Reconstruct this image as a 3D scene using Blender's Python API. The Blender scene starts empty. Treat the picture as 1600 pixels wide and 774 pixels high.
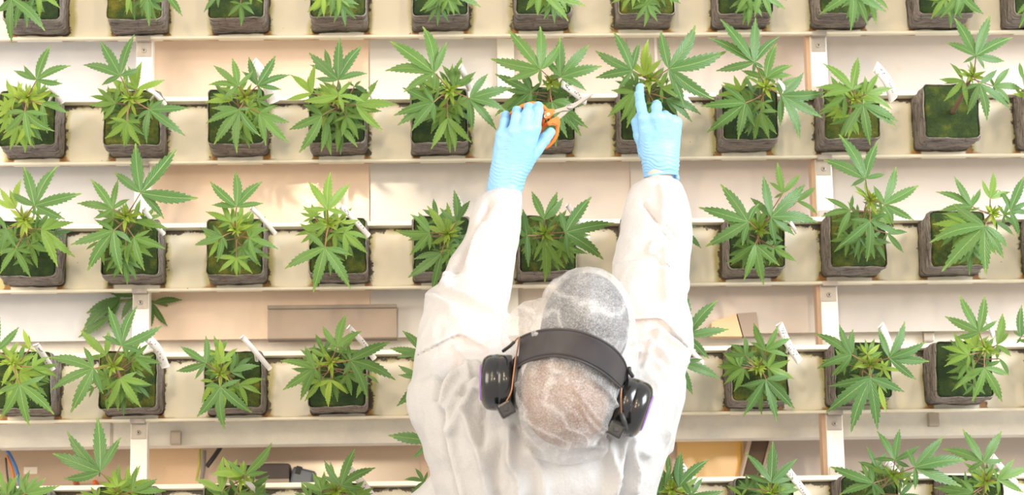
import bpy, bmesh, math, random
import numpy as np
from mathutils import Vector, Matrix
random.seed(11); rng = np.random.default_rng(5)
SC = bpy.context.scene; COL = SC.collection
ZT = 0.95                       # height of the tops of the growing blocks above the floor

# ------------------------------------------------------------------ camera
FPX = 3515.64
def _R(a, b, c):
    Rx = np.array([[1,0,0],[0,math.cos(a),-math.sin(a)],[0,math.sin(a),math.cos(a)]])
    Ry = np.array([[math.cos(b),0,math.sin(b)],[0,1,0],[-math.sin(b),0,math.cos(b)]])
    Rz = np.array([[math.cos(c),-math.sin(c),0],[math.sin(c),math.cos(c),0],[0,0,1]])
    return Rx @ Ry @ Rz
CM = _R(0.18465, -0.03167, -0.01028); CC = np.array([-0.17762, -1.13155, 3.66696])
cam = bpy.data.objects.new('camera', bpy.data.cameras.new('camera')); COL.objects.link(cam)
cam.data.sensor_width = 36; cam.data.lens = FPX/1600*36
mw = Matrix([list(CM[i]) + [0] for i in range(3)] + [[0,0,0,1]]); mw.translation = Vector((CC[0], CC[1], CC[2]+ZT)); cam.matrix_world = mw
cam.data.dof.use_dof = True; cam.data.dof.focus_distance = 3.45; cam.data.dof.aperture_fstop = 5.6
SC.camera = cam
def un(px, py, z=0.0):
    """photo pixel -> world point on the plane z (measured from the block tops)"""
    d = CM @ np.array([(px-800)/FPX, (387-py)/FPX, -1.0]); t = (z-CC[2])/d[2]
    p = CC + d*t
    return Vector((p[0], p[1], p[2]+ZT))
def mpp(z): return (CC[2]-z)/FPX/0.985          # metres per pixel at height z

# ------------------------------------------------------------------ light
w = bpy.data.worlds.new('world'); SC.world = w; w.use_nodes = True
bg = w.node_tree.nodes['Background']; bg.inputs[0].default_value = (1.0, 0.96, 0.92, 1); bg.inputs[1].default_value = 0.70
def area(name, loc, size, sy, power, col, target=(0,-.4,ZT)):
    l = bpy.data.lights.new(name, 'AREA'); l.shape = 'RECTANGLE'; l.size = size; l.size_y = sy; l.energy = power; l.color = col
    o = bpy.data.objects.new(name, l); COL.objects.link(o); o.location = loc
    o.rotation_euler = (Vector(target)-Vector(loc)).to_track_quat('-Z', 'Y').to_euler(); return o
area('light_skylight', (4.5, 1.2, ZT+3.4), 3.0, 3.0, 430, (0.90, 0.96, 1.0))
area('light_warm', (-4.4, 0.4, ZT+3.6), 3.0, 3.0, 190, (1.0, 0.86, 0.70))
for lx, ly, pw in ((-.57, .74, 20), (-.64, -.30, 14), (.88, -.20, 14), (-.6, 1.6, 12)):      # hanging grow lamps over the benches
    area('light_grow_lamp', (lx, ly, ZT+4.4), .10, .34, pw, (1.0, .78, .50), (lx, ly, 0))
SC.view_settings.view_transform = 'Standard'; SC.view_settings.look = 'None'
SC.view_settings.exposure = 0.50; SC.view_settings.gamma = 1.0; SC.view_settings.use_curve_mapping = False

# ------------------------------------------------------------------ materials
def srgb(r, g, b):
    f = lambda c: (c/255/12.92 if c/255 <= .04045 else ((c/255+.055)/1.055)**2.4)
    return (f(r), f(g), f(b), 1)
class NT:
    def __init__(s, name):
        s.m = bpy.data.materials.new(name); s.m.use_nodes = True; s.t = s.m.node_tree; s.t.nodes.clear()
        s.out = s.n('ShaderNodeOutputMaterial')
    def n(s, typ, **kw):
        nd = s.t.nodes.new(typ)
        for k, v in kw.items():
            if k.startswith('i_'):
                key = k[2:]; key = int(key) if key.isdigit() else key.replace('_', ' ')
                if isinstance(v, bpy.types.NodeSocket): s.t.links.new(v, nd.inputs[key])
                else: nd.inputs[key].default_value = v
            else: setattr(nd, k, v)
        return nd
    def l(s, a, b): s.t.links.new(a, b)
    def math(s, op, a, b=None, clamp=False):
        nd = s.n('ShaderNodeMath', operation=op, use_clamp=clamp)
        for i, v in enumerate((a, b)):
            if v is None: continue
            if isinstance(v, bpy.types.NodeSocket): s.l(v, nd.inputs[i])
            else: nd.inputs[i].default_value = v
        return nd.outputs[0]
    def mix(s, f, a, b):
        nd = s.n('ShaderNodeMix', data_type='RGBA')
        for i, v in ((0, f), (6, a), (7, b)):
            if isinstance(v, bpy.types.NodeSocket): s.l(v, nd.inputs[i])
            else: nd.inputs[i].default_value = v
        return nd.outputs[2]
    def ramp(s, f, *st):
        nd = s.n('ShaderNodeValToRGB'); s.l(f, nd.inputs[0]); e = nd.color_ramp.elements
        e[0].position, e[0].color = st[0]; e[1].position, e[1].color = st[-1]
        for p, c in st[1:-1]: x = e.new(p); x.color = c
        return nd.outputs[0]
    def noise(s, vec, scale, detail=3, rough=.55):
        nd = s.n('ShaderNodeTexNoise'); nd.inputs['Scale'].default_value = scale; nd.inputs['Detail'].default_value = detail; nd.inputs['Roughness'].default_value = rough
        s.l(vec, nd.inputs['Vector']); return nd.outputs[0]
    def obj(s): return s.n('ShaderNodeTexCoord').outputs['Object']
    def pos(s): return s.n('ShaderNodeNewGeometry').outputs['Position']
    def mapping(s, v, sc=(1,1,1), loc=(0,0,0)):
        nd = s.n('ShaderNodeMapping'); s.l(v, nd.inputs[0]); nd.inputs['Scale'].default_value = sc; nd.inputs['Location'].default_value = loc; return nd.outputs[0]
    def bump(s, h, strength=.3, dist=.002):
        nd = s.n('ShaderNodeBump'); s.l(h, nd.inputs['Height']); nd.inputs['Strength'].default_value = strength; nd.inputs['Distance'].default_value = dist; return nd.outputs[0]
    def pbr(s, col, rough=.5, metal=0., bump=None, **kw):
        p = s.n('ShaderNodeBsdfPrincipled')
        for k, v in (('Base Color', col), ('Roughness', rough), ('Metallic', metal)):
            if isinstance(v, bpy.types.NodeSocket): s.l(v, p.inputs[k])
            else: p.inputs[k].default_value = v
        for k, v in kw.items(): p.inputs[k.replace('_', ' ')].default_value = v
        if bump is not None: s.l(bump, p.inputs['Normal'])
        return p.outputs[0]
    def done(s, sh): s.l(sh, s.out.inputs[0]); return s.m
G3 = lambda v: (v, v, v, 1)
def plain(name, col, rough=.5, metal=0., nscale=40, var=.12, bstr=.15, bd=.001):
    t = NT(name); v = t.obj(); nz = t.noise(v, nscale, 4)
    c2 = tuple(x*(1-var) for x in col[:3]) + (1,)
    return t.done(t.pbr(t.mix(nz, col, c2), rough, metal, t.bump(nz, bstr, bd)))

def mat_leaf():
    t = NT('leaf'); uv = t.n('ShaderNodeUVMap').outputs[0]
    sp = t.n('ShaderNodeSeparateXYZ', i_0=uv); u, v = sp.outputs[0], sp.outputs[1]
    au = t.math('ABSOLUTE', t.math('SUBTRACT', u, .5))           # 0 midrib .. 0.5 edge
    tone = t.n('ShaderNodeAttribute', attribute_type='OBJECT', attribute_name='tone').outputs['Fac']
    rnd = t.n('ShaderNodeObjectInfo').outputs['Random']
    tone = t.math('ADD', tone, t.math('MULTIPLY', t.math('SUBTRACT', rnd, .5), .22), True)
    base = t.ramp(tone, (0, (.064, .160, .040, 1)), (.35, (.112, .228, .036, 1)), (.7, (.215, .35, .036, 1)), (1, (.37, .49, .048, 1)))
    vein = t.math('SINE', t.math('MULTIPLY', t.math('SUBTRACT', v, t.math('MULTIPLY', au, .62)), 2*math.pi*11))
    vn = t.math('POWER', t.math('MAXIMUM', vein, 0.0), 4.0)
    rib = t.math('SUBTRACT', 1.0, t.math('MULTIPLY', au, 22.0), True)
    nz = t.noise(t.pos(), 90, 4)
    base = t.mix(t.math('MULTIPLY', t.math('SUBTRACT', nz, .35), .9, True), base, t.mix(.5, base, (.05, .15, .03, 1)))
    c = t.mix(t.math('MULTIPLY', vn, .22), base, (.30, .46, .14, 1))
    c = t.mix(t.math('MULTIPLY', rib, .62), c, (.36, .52, .17, 1))
    tip = t.math('MULTIPLY', t.math('SUBTRACT', v, .80, True), t.math('MULTIPLY', rnd, 2.8))
    c = t.mix(tip, c, (.36, .44, .06, 1))
    h = t.math('SUBTRACT', t.math('MULTIPLY', vn, -1.0), t.math('MULTIPLY', rib, 1.6))
    b = t.bump(h, .55, .0009)
    p = t.pbr(c, .42, 0, b, Specular_IOR_Level=.5)
    tr = t.n('ShaderNodeBsdfTranslucent'); t.l(t.mix(.4, c, (.42, .60, .05, 1)), tr.inputs[0]); t.l(b, tr.inputs['Normal'])
    ms = t.n('ShaderNodeMixShader', i_0=.26); t.l(p, ms.inputs[1]); t.l(tr.outputs[0], ms.inputs[2])
    return t.done(ms.outputs[0])
def mat_wrap():
    t = NT('pot_wrapper'); o = t.obj(); rnd = t.n('ShaderNodeObjectInfo').outputs['Random']
    v = t.n('ShaderNodeVectorMath', operation='ADD', i_0=o); cb = t.n('ShaderNodeCombineXYZ', i_0=t.math('MULTIPLY', rnd, 9.)); t.l(cb.outputs[0], v.inputs[1]); v = v.outputs[0]
    st = t.noise(t.mapping(v, (22, 22, 420)), 1, 6, .75); n2 = t.noise(v, 55, 4)
    wv = t.n('ShaderNodeTexVoronoi', feature='DISTANCE_TO_EDGE'); wv.inputs['Scale'].default_value = 1; t.l(t.mapping(v, (30, 30, 70)), wv.inputs['Vector'])
    crack = t.math('SUBTRACT', 1.0, t.math('MULTIPLY', wv.outputs[0], 26.), True)
    c = t.ramp(st, (.40, srgb(66, 56, 52)), (.47, srgb(150, 138, 130)), (.60, srgb(196, 184, 175)))
    c = t.mix(t.math('MULTIPLY', n2, .4), c, srgb(96, 82, 72))
    z = t.n('ShaderNodeSeparateXYZ', i_0=o).outputs[2]
    low_dark = t.math('MULTIPLY', t.math('SUBTRACT', t.math('MULTIPLY', t.math('ADD', z, t.math('MULTIPLY', n2, .02)), -55.), 4.1), 1.2, True)  # darker towards the bottom of the wrapper
    c = t.mix(low_dark, c, srgb(40, 30, 24)); c = t.mix(t.math('MULTIPLY', crack, .5), c, srgb(50, 42, 38))
    h = t.math('SUBTRACT', t.math('MULTIPLY', st, 1.2), t.math('MULTIPLY', crack, .5))
    return t.done(t.pbr(c, .42, 0, t.bump(h, 1.0, .003)))
def mat_moss():
    t = NT('moss'); o = t.obj(); rnd = t.n('ShaderNodeObjectInfo').outputs['Random']
    cb = t.n('ShaderNodeCombineXYZ', i_0=t.math('MULTIPLY', rnd, 17.)); v = t.n('ShaderNodeVectorMath', operation='ADD', i_0=o); t.l(cb.outputs[0], v.inputs[1]); v = v.outputs[0]
    n1 = t.noise(v, 32, 5, .65); n2 = t.noise(v, 520, 3, .7); n3 = t.noise(v, 140, 4)
    f = t.math('ADD', n1, t.math('MULTIPLY', t.math('SUBTRACT', rnd, .6), .22))
    c = t.ramp(f, (.3, srgb(38, 60, 22)), (.5, srgb(66, 88, 24)), (.62, srgb(110, 116, 28)), (.74, srgb(150, 140, 44)))
    c = t.mix(t.math('MULTIPLY', n2, .75), c, srgb(30, 46, 16))
    h = t.math('ADD', n2, t.math('MULTIPLY', n3, 1.6))
    return t.done(t.pbr(c, .9, 0, t.bump(h, 1.0, .004)))
def mat_channel():
    t = NT('channel_plastic'); p = t.pos(); s = t.n('ShaderNodeSeparateXYZ', i_0=p); x, y, z = s.outputs
    PX, PY = .17276, .21997
    def fold(v, per, off=0.):
        a = t.math('DIVIDE', t.math('ADD', v, off), per); a = t.math('SUBTRACT', a, t.math('ROUND', a)); return t.math('MULTIPLY', a, per)
    fx = t.math('ABSOLUTE', fold(x, PX)); fy = fold(y, PY)
    n = t.noise(p, 26, 5, .6); nb = t.noise(p, 70, 5, .7); nl = t.noise(p, 5.5, 3)
    dpot = t.math('SUBTRACT', fx, .047)                                        # distance to the nearest block side
    inner = t.math('MULTIPLY', t.math('SUBTRACT', ZT-.0925, z), 400., True)    # only the channel bed
    back = t.math('SUBTRACT', .0465, fy); edge = t.math('SUBTRACT', 1.0, t.math('MULTIPLY', t.math('SUBTRACT', t.math('MULTIPLY', dpot, -1.0), .006), 300.0), True)
    inner = t.math('MULTIPLY', inner, edge)
    base = t.mix(nl, srgb(237, 228, 204), srgb(241, 234, 214))
    # algae tint close to the blocks
    alg = t.math('MULTIPLY', t.math('SUBTRACT', t.math('ADD', t.math('MULTIPLY', nl, .037), t.math('MULTIPLY', n, .014)), t.math('ADD', dpot, .014)), 130., True)
    a2 = t.math('MULTIPLY', t.math('SUBTRACT', t.math('ADD', t.math('MULTIPLY', nl, .041), t.math('MULTIPLY', n, .018)), t.math('ADD', back, .021)), 120., True)
    am = t.math('MULTIPLY', t.math('MULTIPLY', t.math('MAXIMUM', alg, a2), inner), .75)
    c = t.mix(am, base, srgb(176, 164, 62))
    # brown-black dirt in the upper inner corner and at block edges
    d1 = t.math('MULTIPLY', t.math('SUBTRACT', t.math('MULTIPLY', nb, .030), t.math('ADD', back, t.math('ADD', .0035, t.math('MULTIPLY', dpot, .22)))), 500., True)
    d2 = t.math('MULTIPLY', t.math('SUBTRACT', t.math('MULTIPLY', nb, .034), t.math('ADD', dpot, .0135)), 500., True)
    d3 = t.math('MULTIPLY', t.math('SUBTRACT', t.math('MULTIPLY', n, .016), t.math('ADD', back, .0040)), 700., True)
    dm = t.math('MULTIPLY', t.math('MAXIMUM', t.math('MAXIMUM', d1, d2), t.math('MULTIPLY', d3, .6)), inner)
    c = t.mix(t.math('MULTIPLY', dm, .92), c, srgb(48, 32, 18))
    fr = t.math('MULTIPLY', t.math('MULTIPLY', t.math('SUBTRACT', t.math('MULTIPLY', n, .020), t.math('ADD', t.math('ADD', fy, .0575), t.math('MULTIPLY', t.math('MAXIMUM', dpot, 0.), .25))), 260., True), inner)
    rst = t.math('MULTIPLY', t.math('MULTIPLY', t.math('SUBTRACT', t.math('MULTIPLY', n, .034), t.math('ADD', .0095, t.math('ADD', t.math('MULTIPLY', t.math('ADD', fy, .049), .8), t.math('MULTIPLY', t.math('MAXIMUM', dpot, 0.), 1.1)))), 160., True), inner)
    c = t.mix(t.math('MULTIPLY', rst, .6), c, srgb(196, 132, 58)); c = t.mix(t.math('MULTIPLY', fr, .55), c, srgb(150, 108, 52))
    spk = t.n('ShaderNodeTexVoronoi'); spk.inputs['Scale'].default_value = 60; t.l(p, spk.inputs['Vector'])
    sp2 = t.math('MULTIPLY', t.math('LESS_THAN', spk.outputs[0], .09), t.math('GREATER_THAN', nb, .60))
    c = t.mix(t.math('MULTIPLY', sp2, .7), c, srgb(70, 60, 30))
    return t.done(t.pbr(c, .38, 0, t.bump(n, .05, .001)))
def mat_sheet(name, c1, c2, rough=.12):
    t = NT(name); p = t.pos(); n = t.noise(p, 2.6, 3); n2 = t.noise(p, 60, 3)
    sp = t.n('ShaderNodeTexVoronoi'); sp.inputs['Scale'].default_value = 14; t.l(p, sp.inputs['Vector'])
    spot = t.math('MULTIPLY', t.math('SUBTRACT', .10, sp.outputs[0], True), 3.)
    c = t.mix(t.math('MULTIPLY', t.math('SUBTRACT', n, .3), 2.2, True), c1, c2); c = t.mix(spot, c, srgb(190, 175, 150))
    return t.done(t.pbr(c, t.math('ADD', rough, t.math('MULTIPLY', n2, .1)), 0, t.bump(n2, .04, .001)))
def mat_galv(name='galvanised_steel'):
    t = NT(name); p = t.pos(); n = t.noise(p, 22, 4, .6); n2 = t.noise(p, 90, 4)
    c = t.mix(t.math('MULTIPLY', t.math('SUBTRACT', n, .35), 2.6, True), srgb(222, 219, 212), srgb(240, 235, 224))
    return t.done(t.pbr(c, .5, 0, t.bump(n2, .1, .001)))
def mat_coat():
    t = NT('coat_fabric'); p = t.obj(); f = t.noise(t.mapping(p, (1, 1, 1)), 900, 2, .6); w1 = t.noise(p, 22, 4, .6); w2 = t.noise(t.mapping(p, (1, .45, 1)), 60, 5, .62)
    h = t.math('ADD', t.math('MULTIPLY', f, .12), t.math('ADD', w1, t.math('MULTIPLY', w2, .45)))
    b = t.bump(h, .6, .009)
    d = t.pbr(t.mix(t.math('MULTIPLY', f, .5), (.71, .705, .70, 1), (.58, .575, .57, 1)), .75, 0, b, Specular_IOR_Level=.15)
    tr = t.n('ShaderNodeBsdfTranslucent', i_0=(.68, .675, .67, 1)); t.l(b, tr.inputs['Normal'])
    m1 = t.n('ShaderNodeMixShader', i_0=.25); t.l(d, m1.inputs[1]); t.l(tr.outputs[0], m1.inputs[2])
    tp = t.n('ShaderNodeBsdfTransparent'); m2 = t.n('ShaderNodeMixShader')
    t.l(t.math('ADD', .07, t.math('MULTIPLY', f, .27)), m2.inputs[0]); t.l(m1.outputs[0], m2.inputs[1]); t.l(tp.outputs[0], m2.inputs[2])
    return t.done(m2.outputs[0])
def mat_bonnet():
    t = NT('bonnet_fabric'); p = t.obj()
    f1 = t.noise(t.mapping(p, (420, 1500, 700)), 1, 3, .7); f2 = t.noise(t.mapping(p, (1500, 420, 700)), 1, 3, .7)
    n = t.noise(p, 26, 5, .62); fib = t.math('MAXIMUM', f1, f2)
    w = t.n('ShaderNodeTexWave', wave_type='BANDS', bands_direction='DIAGONAL'); w.inputs['Scale'].default_value = 6; w.inputs['Distortion'].default_value = 22; w.inputs['Detail'].default_value = 4; t.l(p, w.inputs['Vector'])
    b = t.bump(t.math('ADD', t.math('MULTIPLY', n, 1.), t.math('MULTIPLY', w.outputs['Fac'], .22)), .5, .005)
    d = t.pbr((.86, .85, .84, 1), .6, 0, b, Specular_IOR_Level=.2)
    tr = t.n('ShaderNodeBsdfTranslucent', i_0=(.9, .9, .9, 1)); m1 = t.n('ShaderNodeMixShader', i_0=.25); t.l(d, m1.inputs[1]); t.l(tr.outputs[0], m1.inputs[2])
    a = t.math('ADD', t.math('MULTIPLY', t.math('SUBTRACT', .68, fib, True), 3.0), .40, True)
    wf = t.math('POWER', w.outputs['Fac'], 5.0); a = t.math('SUBTRACT', t.math('MULTIPLY', a, t.math('SUBTRACT', 1.15, t.math('MULTIPLY', n, .5))), t.math('MULTIPLY', wf, .20), True)
    tp = t.n('ShaderNodeBsdfTransparent'); m2 = t.n('ShaderNodeMixShader'); t.l(a, m2.inputs[0]); t.l(m1.outputs[0], m2.inputs[1]); t.l(tp.outputs[0], m2.inputs[2])
    return t.done(m2.outputs[0])
def mat_hair():
    t = NT('hair'); p = t.obj(); s = t.n('ShaderNodeSeparateXYZ', i_0=p); y = s.outputs[1]; x = s.outputs[0]
    st = t.noise(t.mapping(p, (300, 60, 60)), 1, 4, .7); n = t.noise(p, 18, 3)
    f = t.math('MULTIPLY', t.math('ADD', t.math('SUBTRACT', t.math('MULTIPLY', t.math('ADD', y, .728), -1.), t.math('MULTIPLY', x, .6)), t.math('MULTIPLY', t.math('SUBTRACT', n, .5), .05)), 60., True)
    c = t.mix(f, (.045, .043, .052, 1), (.21, .10, .045, 1)); c = t.mix(t.math('MULTIPLY', st, .6), c, t.mix(.5, c, (.02, .016, .014, 1)))
    return t.done(t.pbr(c, .55, 0, t.bump(st, .5, .002)))
def mat_glove():
    t = NT('nitrile_glove'); p = t.obj(); n = t.noise(t.mapping(p, (1, 2.2, 1)), 60, 4, .6); n2 = t.noise(p, 350, 2); n3 = t.noise(t.mapping(p, (.5, 3.2, 1)), 120, 4, .6)
    c = t.mix(t.math('MULTIPLY', n2, .5), srgb(128, 178, 220), srgb(148, 194, 230))
    return t.done(t.pbr(c, .48, 0, t.bump(t.math('ADD', t.math('ADD', n, t.math('MULTIPLY', n3, .5)), t.math('MULTIPLY', n2, .1)), .30, .003), Subsurface_Weight=.12, Subsurface_Radius=(.004, .006, .01)))
def mat_black():
    t = NT('black_plastic'); p = t.obj(); n = t.noise(p, 90, 4); s = t.noise(t.mapping(p, (200, 40, 40)), 1, 3)
    return t.done(t.pbr(t.mix(n, (.006, .006, .006, 1), (.014, .0135, .013, 1)), t.math('ADD', .16, t.math('MULTIPLY', s, .16)), 0, t.bump(n, .06, .0005), Coat_Weight=.4))
def mat_strap():
    t = NT('black_webbing'); p = t.obj(); n = t.noise(p, 700, 2); n2 = t.noise(p, 30, 3)
    return t.done(t.pbr(t.mix(n2, (.030, .026, .028, 1), (.055, .047, .048, 1)), .62, 0, t.bump(n, .5, .0006)))
def mat_paper():
    t = NT('label_paper'); p = t.obj(); n = t.noise(p, 60, 4); return t.done(t.pbr(t.mix(n, srgb(246, 240, 234), srgb(226, 214, 204)), .5, 0, t.bump(n, .35, .002)))
MAT = dict(shirt=plain('grey_shirt', (.36, .33, .31, 1), .8, 0, 30, .15), leaf=mat_leaf(), wrap=mat_wrap(), moss=mat_moss(), channel=mat_channel(), galv=mat_galv(), coat=mat_coat(), bonnet=mat_bonnet(), hair=mat_hair(),
    glove=mat_glove(), black=mat_black(), strap=mat_strap(), paper=mat_paper(),
    petiole=plain('petiole', (.34, .19, .10, 1), .5, nscale=60, var=.5), stem=plain('stem', (.26, .30, .08, 1), .55, nscale=70, var=.45),
    woody=plain('woody_stem', (.20, .12, .075, 1), .7, nscale=90, var=.4), ink=plain('ink', (.06, .05, .05, 1), .6), bar=plain('painted_bar', srgb(244, 238, 228), .38, 0, 30, .06), wood=plain('tan_edge', srgb(222, 188, 160), .6, 0, 30, .2),
    bracket=plain('zinc_bracket', srgb(188, 178, 168), .4, .35, 60, .2), screw=plain('screw_steel', (.10, .09, .085, 1), .3, .8), steel=plain('blade_steel', (.36, .345, .33, 1), .38, .8, 200, .15),
    orange=plain('orange_plastic', srgb(250, 124, 48), .35, 0, 90, .08), white=plain('white_print', srgb(250, 240, 232), .5), skin=plain('skin', srgb(236, 190, 168), .5, 0, 60, .12),
    purple=plain('purple_filter', srgb(140, 100, 176), .5), brass=plain('copper_wire', (.36, .17, .09, 1), .35, .7), floor=mat_sheet('floor_concrete', srgb(200, 180, 158), srgb(216, 198, 176), .5),
    trousers=plain('trouser_fabric', (.8, .8, .79, 1), .7, 0, 25, .08, .3, .004), rubber=plain('dark_rubber', (.03, .03, .032, 1), .5))

# ------------------------------------------------------------------ mesh helpers
def mesh(name, V, F, mat, parent=None, smooth=True, uv=None):
    me = bpy.data.meshes.new(name); me.from_pydata([tuple(v) for v in V], [], [tuple(f) for f in F]); me.materials.append(mat)
    if smooth: me.polygons.foreach_set('use_smooth', [True]*len(me.polygons))
    if uv is not None:
        l = me.uv_layers.new(name='UVMap'); idx = np.empty(len(me.loops), dtype=np.int32); me.loops.foreach_get('vertex_index', idx)
        l.data.foreach_set('uv', np.asarray(uv, dtype=np.float32)[idx].ravel())
    me.update(); o = bpy.data.objects.new(name, me); COL.objects.link(o)
    if parent: o.parent = parent; o.matrix_parent_inverse = Matrix.Translation(-parent.location)
    return o
def bmobj(name, bm, mat, parent=None, smooth=False):
    bmesh.ops.recalc_face_normals(bm, faces=bm.faces)
    me = bpy.data.meshes.new(name); bm.to_mesh(me); bm.free(); me.materials.append(mat)
    if smooth: me.polygons.foreach_set('use_smooth', [True]*len(me.polygons))
    o = bpy.data.objects.new(name, me); COL.objects.link(o)
    if parent: o.parent = parent; o.matrix_parent_inverse = Matrix.Translation(-parent.location)
    return o
def thing(name, label, cat, loc, group=None):
    o = bpy.data.objects.new(name, None); o.location = loc; o.empty_display_size = .05; COL.objects.link(o); tag(o, label, cat, group); return o
def tag(o, label, cat, group=None):
    o['label'] = label; o['category'] = cat; o['kind'] = 'thing'
    if group: o['group'] = group
    return o
def struct(o): o['kind'] = 'structure'; return o
def box(bm, x0, x1, y0, y1, z0, z1, bev=0., M=None):
    r = bmesh.ops.create_cube(bm, size=1); vs = r['verts']
    for v in vs: v.co = Vector(((x0+x1)/2+v.co.x*(x1-x0), (y0+y1)/2+v.co.y*(y1-y0), (z0+z1)/2+v.co.z*(z1-z0)))
    if bev:
        es = {e for v in vs for e in v.link_edges}; r2 = bmesh.ops.bevel(bm, geom=list(es), offset=bev, segments=2, affect='EDGES', profile=.7)
        vs = list({v for f in r2['faces'] for v in f.verts} | {v for v in vs if v.is_valid})
    if M is not None: bmesh.ops.transform(bm, matrix=M, verts=vs)
    return vs
def bobj(name, dims, mat, parent=None, bev=.0, M=None):
    bm = bmesh.new(); box(bm, *dims, bev=bev, M=M); return bmobj(name, bm, mat, parent)
def tube_vf(pts, rad, n=8, base=0, flat=1.0, up=Vector((0,0,1)), closed=False):
    V, F = [], []; P = [Vector(p) for p in pts]; N = len(P)
    if not hasattr(rad, '__len__'): rad = [rad]*N
    for i, p in enumerate(P):
        d = (P[(i+1) % N]-P[i-1]) if closed else (P[min(i+1, N-1)]-P[max(i-1, 0)])
        if d.length < 1e-9: d = Vector((0,0,1))
        d.normalize(); s = d.cross(up)
        if s.length < 1e-3: s = d.cross(Vector((1,0,0)))
        s.normalize(); u = s.cross(d).normalized()
        for k in range(n):
            a = 2*math.pi*k/n; V.append(p + s*math.cos(a)*rad[i] + u*math.sin(a)*rad[i]*flat)
    for i in range(N if closed else N-1):
        j = (i+1) % N
        for k in range(n): F.append((base+i*n+k, base+i*n+(k+1) % n, base+j*n+(k+1) % n, base+j*n+k))
    if not closed: F.append(tuple(base+k for k in range(n))[::-1]); F.append(tuple(base+(N-1)*n+k for k in range(n)))
    return V, F
def tube(name, pts, rad, mat, parent=None, n=8, **kw):
    V, F = tube_vf(pts, rad, n, **kw); return mesh(name, V, F, mat, parent)
def smoothline(pts, k=6, closed=False):
    P = [Vector(p) for p in pts]; out = []; N = len(P); rg = N if closed else N-1
    for i in range(rg):
        if closed: p0, p1, p2, p3 = P[i-1], P[i], P[(i+1) % N], P[(i+2) % N]
        else: p0, p1, p2, p3 = P[max(i-1, 0)], P[i], P[i+1], P[min(i+2, N-1)]
        for j in range(k):
            t = j/k; out.append(.5*((2*p1)+(p2-p0)*t+(2*p0-5*p1+4*p2-p3)*t*t+(3*p1-p0-3*p2+p3)*t**3))
    if not closed: out.append(P[-1])
    return out

# ------------------------------------------------------------------ structure: floor
ob = bobj('floor', (-3, 3, -2.6, 2.2, -.06, 0), MAT['floor']); struct(ob)
Z = lambda r: ZT + r

# collecting tray below the channels: one panel per tint, warm tints paint in lamp reflections
tray = thing('drip_tray', 'pale glossy plastic sheets lying under the channels, seen through the gaps', 'tray', (0, -.1, Z(-.26)))
tints = [(-1.6, -0.697, (214, 212, 214), (207, 208, 213)), (-0.697, -0.3, (228, 208, 190), (226, 200, 176)), (-0.3, -0.075, (214, 206, 198), (204, 202, 200)), (-0.045, 0.155, (221, 207, 195), (213, 199, 187)), (0.203, 0.47, (216, 204, 197), (209, 198, 190)), (0.47, 1.5, (205, 199, 194), (212, 202, 195))]
for i, (xa, xb, ca, cb) in enumerate(tints):
    bobj('sheet', (xa+.001, xb-.001, -.570, .75, Z(-.174), Z(-.17)), mat_sheet('sheet_tint', srgb(*ca), srgb(*cb)), tray)
bobj('seam_cover', (-.075, -.045, -.570, .75, Z(-.178), Z(-.162)), MAT['bar'], tray)
bobj('seam_cover', (.155, .203, -.570, .75, Z(-.18), Z(-.166)), mat_sheet('grey_seam', srgb(212, 204, 198), srgb(204, 196, 190)), tray)
bobj('seam_edge', (.203, .2075, -.570, .75, Z(-.172), Z(-.160)), MAT['bar'], tray)
# frame the tray rests on
fr = thing('bench_frame', 'galvanised steel bench frame carrying the tray', 'bench frame', (0, -.65, 0))
yb0, yb1 = un(800, 690, -.2).y, un(800, 529, -.2).y
bobj('cross_beam', (-1.6, 1.5, yb0, yb1+.02, Z(-.25), Z(-.20)), MAT['galv'], fr, .002)
for x in (-.94, -.745): bobj('joint', (x-.002, x+.002, yb0-.0005, yb1+.0005, Z(-.24), Z(-.1985)), MAT['bracket'], fr)
for px, py in ((275, 685), (1458, 656), (1450, 524)):
    p = un(px, py, -.195); bobj('clamp', (p.x-.009, p.x+.009, p.y-.012, p.y+.012, Z(-.215), Z(-.186)), MAT['bracket'], fr, .002)
for x in (-1.45, 1.35):
    for y in (.6, yb0+.05): bobj('leg', (x-.025, x+.025, y-.025, y+.025, 0, Z(-.26)), MAT['galv'], fr, .002)
bobj('rear_beam', (-1.6, 1.5, .55, .63, Z(-.31), Z(-.27)), MAT['galv'], fr, .002)
bobj('front_beam', (-1.6, 1.5, -1.02, -.975, Z(-.20), Z(-.115)), MAT['galv'], fr, .002)

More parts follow.
